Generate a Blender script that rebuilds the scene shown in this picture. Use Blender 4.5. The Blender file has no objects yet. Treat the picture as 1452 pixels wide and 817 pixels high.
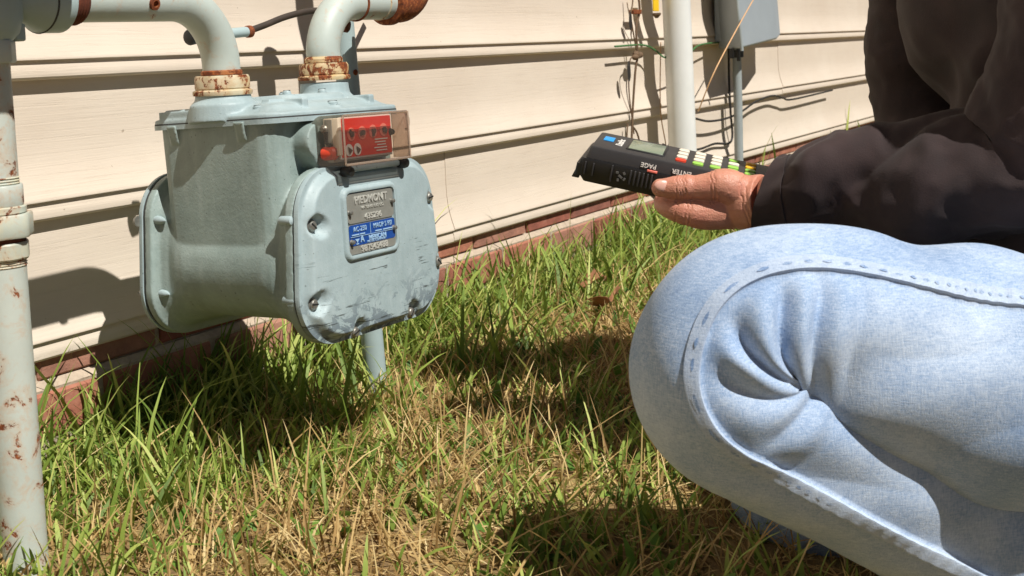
import bpy, bmesh, math, random
import numpy as np
from mathutils import Vector, Matrix, noise as mnoise
random.seed(7); rng = np.random.default_rng(11)
SC = bpy.context.scene
COL = SC.collection
# ------------------------------------------------------------------ camera
# the photograph is 1452 x 817 pixels; its picture area is the upper left part, so the optical axis sits left and high
F, PX, PY = 1700.0, 560.0, 243.0
R = np.array([[0.5709, -0.1046, 0.8143], [-0.8198, -0.0192, 0.5723], [-0.0442, -0.9943, -0.0966]])
u_, s_, v_ = np.linalg.svd(R); R = u_ @ v_
CAM = np.array([0.0, -1.1595, 0.4640])
cd = bpy.data.cameras.new('camera'); co = bpy.data.objects.new('camera', cd); COL.objects.link(co)
m = Matrix.Identity(4)
for i in range(3):
    m[i][0] = R[i][0]; m[i][1] = -R[i][1]; m[i][2] = -R[i][2]; m[i][3] = CAM[i]
co.matrix_world = m
cd.sensor_fit = 'HORIZONTAL'; cd.sensor_width = 36; cd.lens = F / 1452 * 36
cd.shift_x = (726 - PX) / 1452; cd.shift_y = (PY - 408.5) / 1452
cd.clip_start = 0.05; cd.clip_end = 400
cd.dof.use_dof = True; cd.dof.focus_distance = 1.45; cd.dof.aperture_fstop = 18
SC.camera = co
# ------------------------------------------------------------------ sky, sun, exposure
SUN = Vector((-0.27, -1.0, 1.38)).normalized()          # towards the sun
w = bpy.data.worlds.new('World'); SC.world = w; w.use_nodes = True
nt = w.node_tree; bg = nt.nodes['Background']
sky = nt.nodes.new('ShaderNodeTexSky'); sky.sky_type = 'NISHITA'; sky.sun_disc = False
sky.sun_elevation = math.asin(SUN.z); sky.sun_rotation = math.atan2(SUN.x, SUN.y)
sky.air_density = 0.25; sky.dust_density = 0.1; sky.ozone_density = 1.0
nt.links.new(sky.outputs[0], bg.inputs[0]); bg.inputs[1].default_value = 0.05
sl = bpy.data.lights.new('sun', 'SUN'); sl.energy = 5.0; sl.angle = math.radians(0.5); sl.color = (1.0, 0.965, 0.91)
so = bpy.data.objects.new('sun', sl); COL.objects.link(so)
so.rotation_euler = SUN.to_track_quat('Z', 'Y').to_euler(); so.location = (0, -4, 6)
SC.view_settings.view_transform = 'Standard'; SC.view_settings.look = 'None'
SC.view_settings.gamma = 1.0; SC.view_settings.use_curve_mapping = False
SC.view_settings.exposure = 0.22
SC.cycles.max_bounces = 8; SC.cycles.transparent_max_bounces = 16

# ------------------------------------------------------------------ helpers
def cp(px, py, d):
    """world point seen at a photo pixel, d metres from the camera along its axis"""
    return Vector(CAM + R @ np.array([(px - PX) * d / F, (py - PY) * d / F, d]))
def onY(px, py, h):
    dr = R @ np.array([px - PX, py - PY, F]); return Vector(CAM + dr * ((1.1595 - h) / dr[1]))
CR, CD, CF = Vector(R[:, 0]), Vector(R[:, 1]), Vector(R[:, 2])

def sstep(a, b, x):
    t = np.clip((x - a) / (b - a), 0, 1); return t * t * (3 - 2 * t)

class MB:
    def __init__(s): s.v = []; s.f = []
    def add(s, vs, fs):
        o = len(s.v); s.v += [tuple(p) for p in vs]; s.f += [tuple(i + o for i in q) for q in fs]; return s
    def box(s, c, d, rot=None):
        vs = []
        for x in (-1, 1):
            for y in (-1, 1):
                for z in (-1, 1):
                    p = Vector((x * d[0] / 2, y * d[1] / 2, z * d[2] / 2))
                    if rot is not None: p = rot @ p
                    vs.append(p + Vector(c))
        return s.add(vs, [(0, 1, 3, 2), (4, 6, 7, 5), (0, 4, 5, 1), (2, 3, 7, 6), (0, 2, 6, 4), (1, 5, 7, 3)])
    def rings(s, rings, caps=(True, True), closed=True):
        n = len(rings[0]); o = len(s.v)
        for r in rings: s.v += [tuple(p) for p in r]
        for i in range(len(rings) - 1):
            for j in range(n if closed else n - 1):
                k = (j + 1) % n
                s.f.append((o + i * n + j, o + i * n + k, o + (i + 1) * n + k, o + (i + 1) * n + j))
        if caps[0]: s.f.append(tuple(o + j for j in reversed(range(n))))
        if caps[1]: s.f.append(tuple(o + (len(rings) - 1) * n + j for j in range(n)))
        return s
    def tube(s, pts, rad, n=20, caps=(True, True), up=None, sx=1.0):
        pts = [Vector(p) for p in pts]
        if not hasattr(rad, '__len__'): rad = [rad] * len(pts)
        T = []
        for i in range(len(pts)):
            a = pts[max(i - 1, 0)]; b = pts[min(i + 1, len(pts) - 1)]; T.append((b - a).normalized())
        ref = Vector(up) if up else (Vector((0, 0, 1)) if abs(T[0].z) < .9 else Vector((1, 0, 0)))
        rs = []; N = (ref - ref.dot(T[0]) * T[0]).normalized()
        for i, p in enumerate(pts):
            N = (N - N.dot(T[i]) * T[i]).normalized(); B = T[i].cross(N)
            rs.append([p + (N * math.cos(2 * math.pi * j / n) + B * (sx * math.sin(2 * math.pi * j / n))) * rad[i] for j in range(n)])
        return s.rings(rs, caps)
    def lathe(s, prof, o=(0, 0, 0), ax=(0, 0, 1), n=32, ph=0.0):
        """prof: (radius, along) pairs"""
        o = Vector(o); ax = Vector(ax).normalized()
        a = Vector((1, 0, 0)) if abs(ax.x) < .9 else Vector((0, 1, 0))
        a = (a - a.dot(ax) * ax).normalized(); b = ax.cross(a)
        return s.rings([[o + ax * h + (a * math.cos(2 * math.pi * j / n + ph) + b * math.sin(2 * math.pi * j / n + ph)) * r for j in range(n)] for r, h in prof])
    def ball(s, c, r, n=16, mm=10, rot=None):
        c = Vector(c); r = Vector(r) if hasattr(r, '__len__') else Vector((r, r, r)); rs = []
        for i in range(1, mm):
            t = math.pi * i / mm; ring = []
            for j in range(n):
                p = Vector((r.x * math.sin(t) * math.cos(2 * math.pi * j / n), r.y * math.sin(t) * math.sin(2 * math.pi * j / n), r.z * math.cos(t)))
                if rot is not None: p = rot @ p
                ring.append(c + p)
            rs.append(ring)
        return s.rings(rs)
    def build(s, name, mat, parent=None, smooth=35, bevel=0, seg=2, loc=None):
        me = bpy.data.meshes.new(name); me.from_pydata(s.v, [], s.f); me.update()
        bm = bmesh.new(); bm.from_mesh(me); bmesh.ops.recalc_face_normals(bm, faces=bm.faces); bm.to_mesh(me); bm.free()
        return link(name, me, mat, parent, smooth, bevel, seg, loc)

def link(name, me, mat, parent=None, smooth=35, bevel=0, seg=2, loc=None):
    o = bpy.data.objects.new(name, me); COL.objects.link(o)
    if mat: me.materials.clear(); me.materials.append(mat)
    if parent: o.parent = parent
    if loc: o.location = loc
    if smooth:
        me.polygons.foreach_set('use_smooth', [True] * len(me.polygons))
        me.set_sharp_from_angle(angle=math.radians(smooth))
    if bevel:
        b = o.modifiers.new('bevel', 'BEVEL'); b.width = bevel; b.segments = seg; b.limit_method = 'ANGLE'; b.angle_limit = math.radians(30)
        me.polygons.foreach_set('use_smooth', [True] * len(me.polygons)); b.harden_normals = False
    return o
def empty(name, loc=(0, 0, 0), rot=None):
    o = bpy.data.objects.new(name, None); COL.objects.link(o); o.location = loc; o.empty_display_size = .05
    if rot is not None: o.rotation_euler = rot
    return o
def tag(o, label, cat, group=None):
    o['label'] = label; o['category'] = cat
    if group: o['group'] = group
    return o
def remeshed(mb, voxel, smooth_it=6, fac=.5):
    """fuse overlapping shapes into one cast surface"""
    me = bpy.data.meshes.new('tmp'); me.from_pydata(mb.v, [], mb.f)
    bm = bmesh.new(); bm.from_mesh(me); bmesh.ops.recalc_face_normals(bm, faces=bm.faces); bm.to_mesh(me); bm.free()
    o = bpy.data.objects.new('tmp', me); COL.objects.link(o)
    r = o.modifiers.new('r', 'REMESH'); r.mode = 'VOXEL'; r.voxel_size = voxel
    if smooth_it:
        q = o.modifiers.new('s', 'SMOOTH'); q.factor = fac; q.iterations = smooth_it
    dg = bpy.context.evaluated_depsgraph_get(); dg.update()
    out = bpy.data.meshes.new_from_object(o.evaluated_get(dg))
    bpy.data.objects.remove(o); bpy.data.meshes.remove(me)
    return out
def rrect(cx, cz, wt, wb, h, r, n, r2=None):
    """n points, equal arc steps, on a rounded trapezoid; starts right middle, counter-clockwise"""
    r2 = r2 or r; pts = []
    def arc(px, pz, rr, a0, a1):
        for k in range(13):
            a = math.radians(a0 + (a1 - a0) * k / 12); pts.append((px + rr * math.cos(a), pz + rr * math.sin(a)))
    arc(cx + wt - r, cz + h - r, r, 0, 90); arc(cx - wt + r, cz + h - r, r, 90, 180)
    arc(cx - wb + r2, cz - h + r2, r2, 180, 270); arc(cx + wb - r2, cz - h + r2, r2, 270, 360)
    P = np.array([(cx + (wt + wb) / 2, cz)] + pts + [(cx + (wt + wb) / 2, cz)])
    L = np.concatenate([[0], np.cumsum(np.linalg.norm(np.diff(P, axis=0), axis=1))])
    t = np.arange(n) / n * L[-1]
    return np.stack([np.interp(t, L, P[:, 0]), np.interp(t, L, P[:, 1])], 1)
def catmull(pts, k=8):
    P = [np.array(p, float) for p in pts]; P = [2 * P[0] - P[1]] + P + [2 * P[-1] - P[-2]]; out = []
    for i in range(1, len(P) - 2):
        for j in range(k):
            t = j / k; a, b, c, d = P[i - 1:i + 3]
            out.append(.5 * ((2 * b) + (c - a) * t + (2 * a - 5 * b + 4 * c - d) * t * t + (3 * b - a - 3 * c + d) * t ** 3))
    out.append(P[-2]); return out

# ------------------------------------------------------------------ materials
def srgb(r, g, b):
    return tuple((c / 255 / 12.92 if c / 255 <= .04045 else ((c / 255 + .055) / 1.055) ** 2.4) for c in (r, g, b)) + (1,)
class NT:
    def __init__(s, name):
        s.m = bpy.data.materials.new(name); s.m.use_nodes = True; s.t = s.m.node_tree; s.b = s.t.nodes['Principled BSDF']
        s.out = s.t.nodes['Material Output']; s.tc = s.t.nodes.new('ShaderNodeTexCoord')
    def n(s, kind, **kw):
        q = s.t.nodes.new(kind)
        for k, v in kw.items():
            if k.startswith('i_'): q.inputs[k[2:].replace('_', ' ')].default_value = v
            else: setattr(q, k, v)
        return q
    def l(s, a, b): s.t.links.new(a, b)
    def coords(s, scale=(1, 1, 1), rot=(0, 0, 0), src='Object'):
        mp = s.n('ShaderNodeMapping'); mp.inputs['Scale'].default_value = scale; mp.inputs['Rotation'].default_value = rot
        s.l(s.tc.outputs[src], mp.inputs[0]); return mp.outputs[0]
    def noise(s, scale, detail=4, rough=.6, co=None, dist=0):
        q = s.n('ShaderNodeTexNoise'); q.inputs['Scale'].default_value = scale; q.inputs['Detail'].default_value = detail
        q.inputs['Roughness'].default_value = rough; q.inputs['Distortion'].default_value = dist
        s.l(co if co is not None else s.tc.outputs['Object'], q.inputs['Vector']); return q.outputs['Fac']
    def ramp(s, fac, stops):
        q = s.n('ShaderNodeValToRGB'); e = q.color_ramp.elements
        while len(e) < len(stops): e.new(.5)
        for el, (p, c) in zip(e, stops): el.position = p; el.color = c if len(c) == 4 else tuple(c) + (1,)
        s.l(fac, q.inputs[0]); return q.outputs[0]
    def mix(s, fac, a, b, mode='MIX'):
        q = s.n('ShaderNodeMix', data_type='RGBA', blend_type=mode)
        for sock, v in ((q.inputs['Factor'], fac), (q.inputs['A'], a), (q.inputs['B'], b)):
            if hasattr(v, 'is_linked') or hasattr(v, 'links'): s.l(v, sock)
            else: sock.default_value = v
        return q.outputs['Result']
    def math(s, op, a, b=0.0):
        q = s.n('ShaderNodeMath', operation=op)
        for sock, v in ((q.inputs[0], a), (q.inputs[1], b)):
            if hasattr(v, 'links'): s.l(v, sock)
            else: sock.default_value = v
        return q.outputs[0]
    def col(s, v):
        if hasattr(v, 'links'): s.l(v, s.b.inputs['Base Color'])
        else: s.b.inputs['Base Color'].default_value = v
    def rough(s, v):
        if hasattr(v, 'links'): s.l(v, s.b.inputs['Roughness'])
        else: s.b.inputs['Roughness'].default_value = v
    def bump(s, h, strength=.3, dist=.002):
        q = s.n('ShaderNodeBump'); q.inputs['Strength'].default_value = strength; q.inputs['Distance'].default_value = dist
        s.l(h, q.inputs['Height']); s.l(q.outputs[0], s.b.inputs['Normal'])
BLK = (0, 0, 0, 1); WHT = (1, 1, 1, 1)
def plain(name, c, rough=.5, metal=0, var=.15, scale=30, bump=0, bscale=200, bdist=.001):
    t = NT(name); c = c if len(c) == 4 else tuple(c) + (1,)
    d = tuple(x * (1 - var) for x in c[:3]) + (1,); e = tuple(min(1, x * (1 + var)) for x in c[:3]) + (1,)
    t.col(t.ramp(t.noise(scale, 5, .65), [(.3, d), (.7, e)])); t.rough(rough); t.b.inputs['Metallic'].default_value = metal
    if bump: t.bump(t.noise(bscale, 3, .6), bump, bdist)
    return t.m
def rusty(name, c, amount, scale=22, c2=None, gloss=.5):
    """old paint broken by rust: amount 0..1"""
    t = NT(name); c = tuple(c); d = tuple(x * .88 for x in c[:3]) + (1,)
    paint = t.ramp(t.noise(14, 5, .65), [(.3, d), (.7, c)])
    if c2: paint = t.mix(t.ramp(t.noise(scale * .45, 4, .6), [(.45, BLK), (.62, WHT)]), paint, c2)
    rn = t.noise(scale, 8, .7, dist=.4); th = .78 - amount * .5
    mask = t.ramp(rn, [(th - .015, BLK), (th + .02, WHT)])
    halo = t.ramp(rn, [(th - .12, BLK), (th + .03, WHT)])
    rc = t.ramp(t.noise(scale * 5, 5, .7), [(.25, srgb(58, 26, 12)), (.5, srgb(118, 58, 24)), (.75, srgb(178, 104, 48))])
    hz = t.mix(t.math('MULTIPLY', halo, .45), paint, srgb(196, 140, 84))
    t.col(t.mix(mask, hz, rc)); t.rough(t.ramp(mask, [(0, (gloss,) * 3), (1, (.85,) * 3)]))
    t.bump(t.math('ADD', t.math('MULTIPLY', mask, -.6), t.math('MULTIPLY', t.noise(260, 3), .25)), .5, .0012)
    return t.m

def siding_mat():
    t = NT('vinyl_siding')
    grain = t.noise(1.0, 5, .62, t.coords((4.2, 1, 210)), 1.3)
    fine = t.noise(1.0, 3, .6, t.coords((22, 1, 520)), .6)
    lines = t.ramp(grain, [(.355, BLK), (.385, WHT), (.415, BLK)])
    blot = t.noise(3.2, 4, .6)
    base = t.ramp(blot, [(.3, srgb(208, 193, 175)), (.7, srgb(217, 204, 187))])
    dirt = t.ramp(t.noise(1.0, 5, .7, t.coords((9, 1, 40))), [(.52, BLK), (.8, WHT)])
    c = t.mix(t.math('MULTIPLY', lines, .08), base, srgb(168, 148, 118))
    c = t.mix(t.math('MULTIPLY', dirt, .10), c, srgb(150, 132, 104))
    spk = t.ramp(t.noise(90, 2, .5), [(.76, BLK), (.79, WHT)])
    c = t.mix(t.math('MULTIPLY', spk, .5), c, srgb(120, 96, 70))
    t.col(c); t.rough(.55); t.b.inputs['Specular IOR Level'].default_value = .3
    t.bump(t.math('ADD', t.math('MULTIPLY', t.math('SUBTRACT', grain, t.math('MULTIPLY', lines, .35)), 1.0), t.math('MULTIPLY', fine, .35)), .32, .0010)
    return t.m
def meter_mat(scr=False, body=False):
    t = NT('meter_paint_scuffed' if scr else 'meter_paint_weathered' if body else 'meter_paint')
    n1 = t.noise(9, 6, .65); n2 = t.noise(60, 5, .7)
    c = t.ramp(n1, [(.25, srgb(138, 154, 156)), (.5, srgb(154, 171, 173)), (.78, srgb(172, 188, 190))])
    if body: c = t.ramp(n1, [(.25, srgb(116, 132, 128)), (.5, srgb(138, 154, 149)), (.78, srgb(156, 170, 165))])
    c = t.mix(t.ramp(n2, [(.5, BLK), (.85, (.35,) * 3)]), c, srgb(176, 190, 188) if body else srgb(186, 200, 202))
    grime = t.ramp(t.noise(5.5, 7, .75, dist=.5), [(.52, BLK), (.72, WHT)])
    c = t.mix(t.math('MULTIPLY', grime, .34 if body else .2), c, srgb(96, 100, 88))
    spk = t.ramp(t.noise(240, 2, .5), [(.70, BLK), (.735, WHT)])
    c = t.mix(t.math('MULTIPLY', spk, .55), c, srgb(72, 78, 74))
    streak = t.ramp(t.noise(1, 5, .7, t.coords((60, 60, 9))), [(.5, BLK), (.8, WHT)])
    c = t.mix(t.math('MULTIPLY', streak, .16), c, srgb(206, 214, 212))
    if scr:
        # scuffs: bare bluish patches low on the cover, thin near-horizontal scratches
        sep = t.n('ShaderNodeSeparateXYZ'); t.l(t.tc.outputs['Object'], sep.inputs[0])
        low = t.ramp(t.math('MULTIPLY', t.math('ADD', sep.outputs['Z'], .29), 4.0), [(.08, WHT), (.32, BLK)])
        pat = t.ramp(t.noise(1, 6, .72, t.coords((26, 10, 34), (0, .5, 0)), .8), [(.50, BLK), (.53, WHT)])
        c = t.mix(t.math('MULTIPLY', t.math('MULTIPLY', pat, low), .85), c, srgb(86, 98, 108))
        mid = t.ramp(t.math('MULTIPLY', t.math('ADD', sep.outputs['Z'], .29), 4.0), [(.02, BLK), (.12, WHT), (.40, WHT), (.52, BLK)])
        th = t.ramp(t.noise(1, 3, .6, t.coords((16, 5, 330), (0, -.06, 0)), .25), [(.60, BLK), (.62, WHT)])
        ln = t.math('MULTIPLY', t.math('MULTIPLY', th, mid), t.ramp(t.noise(17, 3), [(.5, BLK), (.56, WHT)]))
        c = t.mix(t.math('MULTIPLY', ln, .8), c, srgb(52, 56, 54))
    t.col(c); t.rough(t.ramp(n2, [(.3, (.42,) * 3), (.7, (.6,) * 3)])); t.b.inputs['Specular IOR Level'].default_value = .4
    t.bump(t.math('ADD', t.noise(420, 3, .6), t.math('MULTIPLY', t.noise(110, 4, .6), .8)), .42 if body else .3, .0008)
    return t.m
M = {}
M['siding'] = siding_mat()
M['meter'] = meter_mat(); M['meter_body'] = meter_mat(False, True); M['meter_front'] = meter_mat(True)
M['pipe'] = rusty('pipe_paint', srgb(186, 196, 188), .2, 60)
M['pipe_clean'] = plain('grey_pipe_paint', srgb(160, 178, 178), .5, 0, .1, 12, .15, 300, .0006)
M['pipe_worn'] = rusty('pipe_paint_worn', srgb(190, 196, 186), .36, 40)
M['nut'] = rusty('nut_paint_rusty', srgb(204, 192, 162), .44, 60, srgb(180, 160, 120))
M['nut_rust'] = rusty('nut_rust_heavy', srgb(200, 182, 142), .54, 60, srgb(200, 170, 110))
M['nut_grey'] = rusty('union_paint', srgb(186, 192, 178), .40, 52, srgb(196, 190, 162))
M['rust'] = rusty('bare_rust', srgb(150, 84, 40), .72, 40, srgb(110, 56, 26))
M['thread'] = plain('rusty_thread', srgb(92, 44, 24), .85, 0, .4, 120, .4, 260)
M['dark_gasket'] = plain('dark_gasket', srgb(62, 62, 60), .8, 0, .35, 90)
M['bolt'] = plain('zinc_screw', srgb(150, 148, 140), .42, .7, .25, 160)
M['dark_bolt'] = plain('black_bolt', srgb(34, 36, 36), .5, 0, .3, 160)
M['steel'] = plain('stamped_aluminium', srgb(146, 146, 138), .5, .35, .08, 90)
M['steel_hi'] = plain('stamped_letter', srgb(196, 196, 188), .42, .3, .08, 90)
M['blue'] = plain('blue_enamel', srgb(18, 68, 142), .45, 0, .1, 60)
M['blue_text'] = plain('light_blue_print', srgb(152, 186, 216), .5, 0, .05, 60)
M['red'] = plain('red_dial_plate', srgb(206, 38, 24), .5, 0, .08, 20)
M['white_print'] = plain('white_print', srgb(226, 222, 214), .5, 0, .04, 60)
M['pale_print'] = plain('pale_red_print', srgb(226, 120, 104), .5, 0, .04, 60)
M['dial_dark'] = plain('dial_grey', srgb(84, 62, 56), .6, 0, .15, 90)
M['pvc'] = plain('white_pvc', srgb(222, 224, 220), .4, 0, .05, 12, .06, 80)
M['box'] = plain('grey_box_plastic', srgb(150, 158, 162), .5, 0, .06, 8, .08, 220)
M['conduit'] = plain('grey_conduit', srgb(150, 158, 158), .45, 0, .1, 30)
M['yellow'] = plain('yellow_tag', srgb(232, 190, 22), .5, 0, .05)
M['black_cable'] = plain('black_cable', srgb(40, 37, 34), .6, 0, .2, 80)
M['green_wire'] = plain('green_wire', srgb(60, 110, 62), .5, 0, .15, 80)
M['orange_wire'] = plain('copper_wire', srgb(212, 168, 122), .45, 0, .1, 80)
M['vine'] = plain('dry_vine', srgb(104, 82, 60), .8, 0, .3, 90)
M['hose'] = plain('dark_hose', srgb(58, 48, 40), .65, 0, .2, 60)
M['black_plastic'] = plain('black_plastic', srgb(30, 30, 31), .42, 0, .2, 60, .2, 700, .0004)
M['face_plastic'] = plain('charcoal_face', srgb(52, 50, 50), .5, 0, .1, 60, .15, 900, .0003)
M['face_hi'] = plain('worn_grey_plastic', srgb(96, 94, 90), .5, 0, .1, 60)
M['lcd'] = plain('lcd_green_grey', srgb(128, 138, 118), .22, 0, .05, 30)
M['key_white'] = plain('key_cream', srgb(226, 216, 196), .45, 0, .04)
M['key_green'] = plain('key_green', srgb(150, 198, 84), .45, 0, .05)
M['key_red'] = plain('key_red', srgb(212, 66, 40), .45, 0, .05)
M['key_yellow'] = plain('key_yellow', srgb(240, 182, 36), .45, 0, .05)
M['logo_blue'] = plain('logo_blue', srgb(36, 150, 220), .45, 0, .05)
M['red_rubber'] = plain('red_rubber', srgb(190, 34, 52), .5, 0, .1)
M['mortar'] = plain('mortar', srgb(180, 163, 143), .9, 0, .16, 60, .7, 160, .003)
def brick_mat(i):
    cs = [(166, 104, 82), (156, 92, 74), (174, 112, 88), (148, 94, 78), (168, 118, 98)][i]
    t = NT('brick_clay_%d' % i); a = srgb(*cs); b = tuple(x * .62 for x in a[:3]) + (1,)
    c = t.ramp(t.noise(26, 6, .7), [(.28, b), (.6, a)])
    c = t.mix(t.ramp(t.noise(12, 5, .7), [(.55, BLK), (.8, (.55,) * 3)]), c, srgb(186, 148, 126))
    t.col(c); t.rough(.9); t.bump(t.noise(150, 5, .7), .6, .003); return t.m
M['brick'] = [brick_mat(i) for i in range(5)]
def clear_mat(name='clear_plastic_cover', body=.05, tint=(.93, .89, .84, 1)):
    t = NT(name); nd = t.t.nodes
    tr = t.n('ShaderNodeBsdfTransparent'); tr.inputs[0].default_value = tint
    gl = t.n('ShaderNodeBsdfGlossy'); gl.inputs['Roughness'].default_value = .08; gl.inputs[0].default_value = (1, 1, 1, 1)
    df = t.n('ShaderNodeBsdfDiffuse'); df.inputs[0].default_value = srgb(200, 178, 158)
    fr = t.n('ShaderNodeFresnel'); fr.inputs[0].default_value = 1.45
    geo = t.n('ShaderNodeNewGeometry')
    m1 = t.n('ShaderNodeMixShader'); m1.inputs[0].default_value = body
    t.l(tr.outputs[0], m1.inputs[1]); t.l(df.outputs[0], m1.inputs[2])
    m2 = t.n('ShaderNodeMixShader'); t.l(t.math('MULTIPLY', fr.outputs[0], .8), m2.inputs[0]); t.l(m1.outputs[0], m2.inputs[1]); t.l(gl.outputs[0], m2.inputs[2])
    t.l(m2.outputs[0], t.out.inputs['Surface']); nd.remove(t.b)
    return t.m
M['clear'] = clear_mat(); M['clear_edge'] = clear_mat('clear_plastic_edge', .38, (.90, .78, .70, 1))
def denim_mat(name, lite, dark):
    t = NT(name); cz = t.coords((1, 1, 1))
    slub = t.noise(1, 4, .7, t.coords((140, 140, 900))); slub2 = t.noise(1, 3, .7, t.coords((900, 900, 140)))
    big = t.noise(7, 5, .6)
    wv = t.math('ADD', t.math('MULTIPLY', slub, .5), t.math('MULTIPLY', slub2, .5))
    f = t.math('ADD', t.math('MULTIPLY', big, .6), t.math('MULTIPLY', wv, .72))
    t.col(t.ramp(f, [(.44, dark), (.60, lite), (.80, srgb(192, 206, 223))])); t.rough(.92); t.b.inputs['Specular IOR Level'].default_value = .15
    t.b.inputs['Sheen Weight'].default_value = .15
    t.bump(wv, .55, .0012); return t.m
M['denim'] = denim_mat('faded_denim', srgb(140, 163, 194), srgb(98, 126, 166))
M['denim_dark'] = denim_mat('denim_unfaded', srgb(110, 136, 174), srgb(84, 112, 152))
M['denim_seam'] = denim_mat('denim_seam_worn', srgb(160, 176, 198), srgb(108, 132, 168))
def cloth_dark():
    t = NT('dark_brown_jacket'); wv = t.noise(700, 3, .6)
    t.col(t.ramp(t.noise(16, 5, .6), [(.3, srgb(34, 23, 23)), (.7, srgb(54, 38, 37))])); t.rough(.85); t.b.inputs['Sheen Weight'].default_value = .05
    t.bump(wv, .4, .0008); return t.m
M['jacket'] = cloth_dark()
def skin_mat():
    t = NT('skin'); n = t.noise(45, 5, .6); n2 = t.noise(12, 4, .6)
    c = t.ramp(n2, [(.3, srgb(184, 122, 98)), (.6, srgb(206, 148, 124)), (.8, srgb(216, 162, 138))])
    c = t.mix(t.ramp(n, [(.48, BLK), (.8, (.5,) * 3)]), c, srgb(196, 108, 94))
    vor = t.n('ShaderNodeTexVoronoi', feature='DISTANCE_TO_EDGE'); vor.inputs['Scale'].default_value = 420; t.l(t.tc.outputs['Object'], vor.inputs['Vector'])
    cr = t.noise(1, 4, .65, t.coords((240, 60, 120), (.3, .2, .7)), 1.5)
    t.col(c); t.rough(.46); t.b.inputs['Subsurface Weight'].default_value = .06; t.b.inputs['Subsurface Radius'].default_value = (.008, .003, .0015); t.b.inputs['Subsurface Scale'].default_value = .5
    t.bump(t.math('ADD', t.math('MULTIPLY', cr, .9), t.math('ADD', t.math('MULTIPLY', vor.outputs[0], .5), t.math('MULTIPLY', n, .9))), .55, .0016); return t.m
M['skin'] = skin_mat()
M['hair'] = plain('brown_hair', srgb(62, 44, 32), .6, 0, .3, 200, .5, 300)
M['shoe'] = plain('brown_leather', srgb(74, 52, 38), .5, 0, .2, 60, .3, 200)
def grass_mat(name, stops, rough=.55):
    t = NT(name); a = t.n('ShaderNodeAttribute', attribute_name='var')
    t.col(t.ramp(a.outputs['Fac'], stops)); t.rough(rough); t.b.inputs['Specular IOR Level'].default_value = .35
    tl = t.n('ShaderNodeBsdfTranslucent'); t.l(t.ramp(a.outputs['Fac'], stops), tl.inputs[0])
    mx = t.n('ShaderNodeMixShader'); mx.inputs[0].default_value = .3
    t.l(t.b.outputs[0], mx.inputs[1]); t.l(tl.outputs[0], mx.inputs[2]); t.l(mx.outputs[0], t.out.inputs['Surface']); return t.m
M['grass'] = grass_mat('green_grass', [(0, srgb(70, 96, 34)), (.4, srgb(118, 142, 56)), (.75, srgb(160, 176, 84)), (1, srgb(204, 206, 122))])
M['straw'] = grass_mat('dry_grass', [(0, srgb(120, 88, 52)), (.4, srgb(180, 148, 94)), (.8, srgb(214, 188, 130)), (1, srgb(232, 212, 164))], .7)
M['weed'] = grass_mat('weed_leaf', [(0, srgb(56, 98, 34)), (1, srgb(122, 160, 66))])
M['leaf'] = plain('dead_leaf', srgb(150, 104, 70), .8, 0, .3, 60, .5, 120)
def ground_mat():
    t = NT('thatch_soil')
    c = t.ramp(t.noise(22, 6, .7), [(.25, srgb(82, 62, 40)), (.5, srgb(138, 112, 72)), (.7, srgb(158, 142, 86)), (.85, srgb(112, 122, 62))])
    t.col(c); t.rough(.95); t.bump(t.noise(90, 5, .7), .9, .006); return t.m
M['ground'] = ground_mat()
# ------------------------------------------------------------------ ground
def gz(x, y):
    """lawn height: level by the wall, falling gently into the yard"""
    x = np.asarray(x, float); y = np.asarray(y, float)
    s = -0.13 * sstep(-.42, -1.5, y) if False else -0.13 * sstep(.42, 1.5, -y)
    return s + .008 * np.sin(5.1 * x + 1) * np.sin(6.3 * y) - .004 - .35 * sstep(4, 60, -y)
gx = np.unique(np.concatenate([np.linspace(-60, -1, 14), np.linspace(-1, 4, 120), np.linspace(4, 12, 50), np.linspace(12, 80, 12)]))
gy = np.unique(np.concatenate([np.linspace(-80, -3, 14), np.linspace(-3, .25, 90)]))
X, Y = np.meshgrid(gx, gy); Z = gz(X, Y)
mb = MB(); nx = len(gx)
mb.v = [tuple(p) for p in np.stack([X, Y, Z], -1).reshape(-1, 3)]
mb.f = [(j * nx + i, j * nx + i + 1, (j + 1) * nx + i + 1, (j + 1) * nx + i) for j in range(len(gy) - 1) for i in range(nx - 1)]
g = mb.build('ground', M['ground'], smooth=60); g['kind'] = 'structure'

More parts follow.
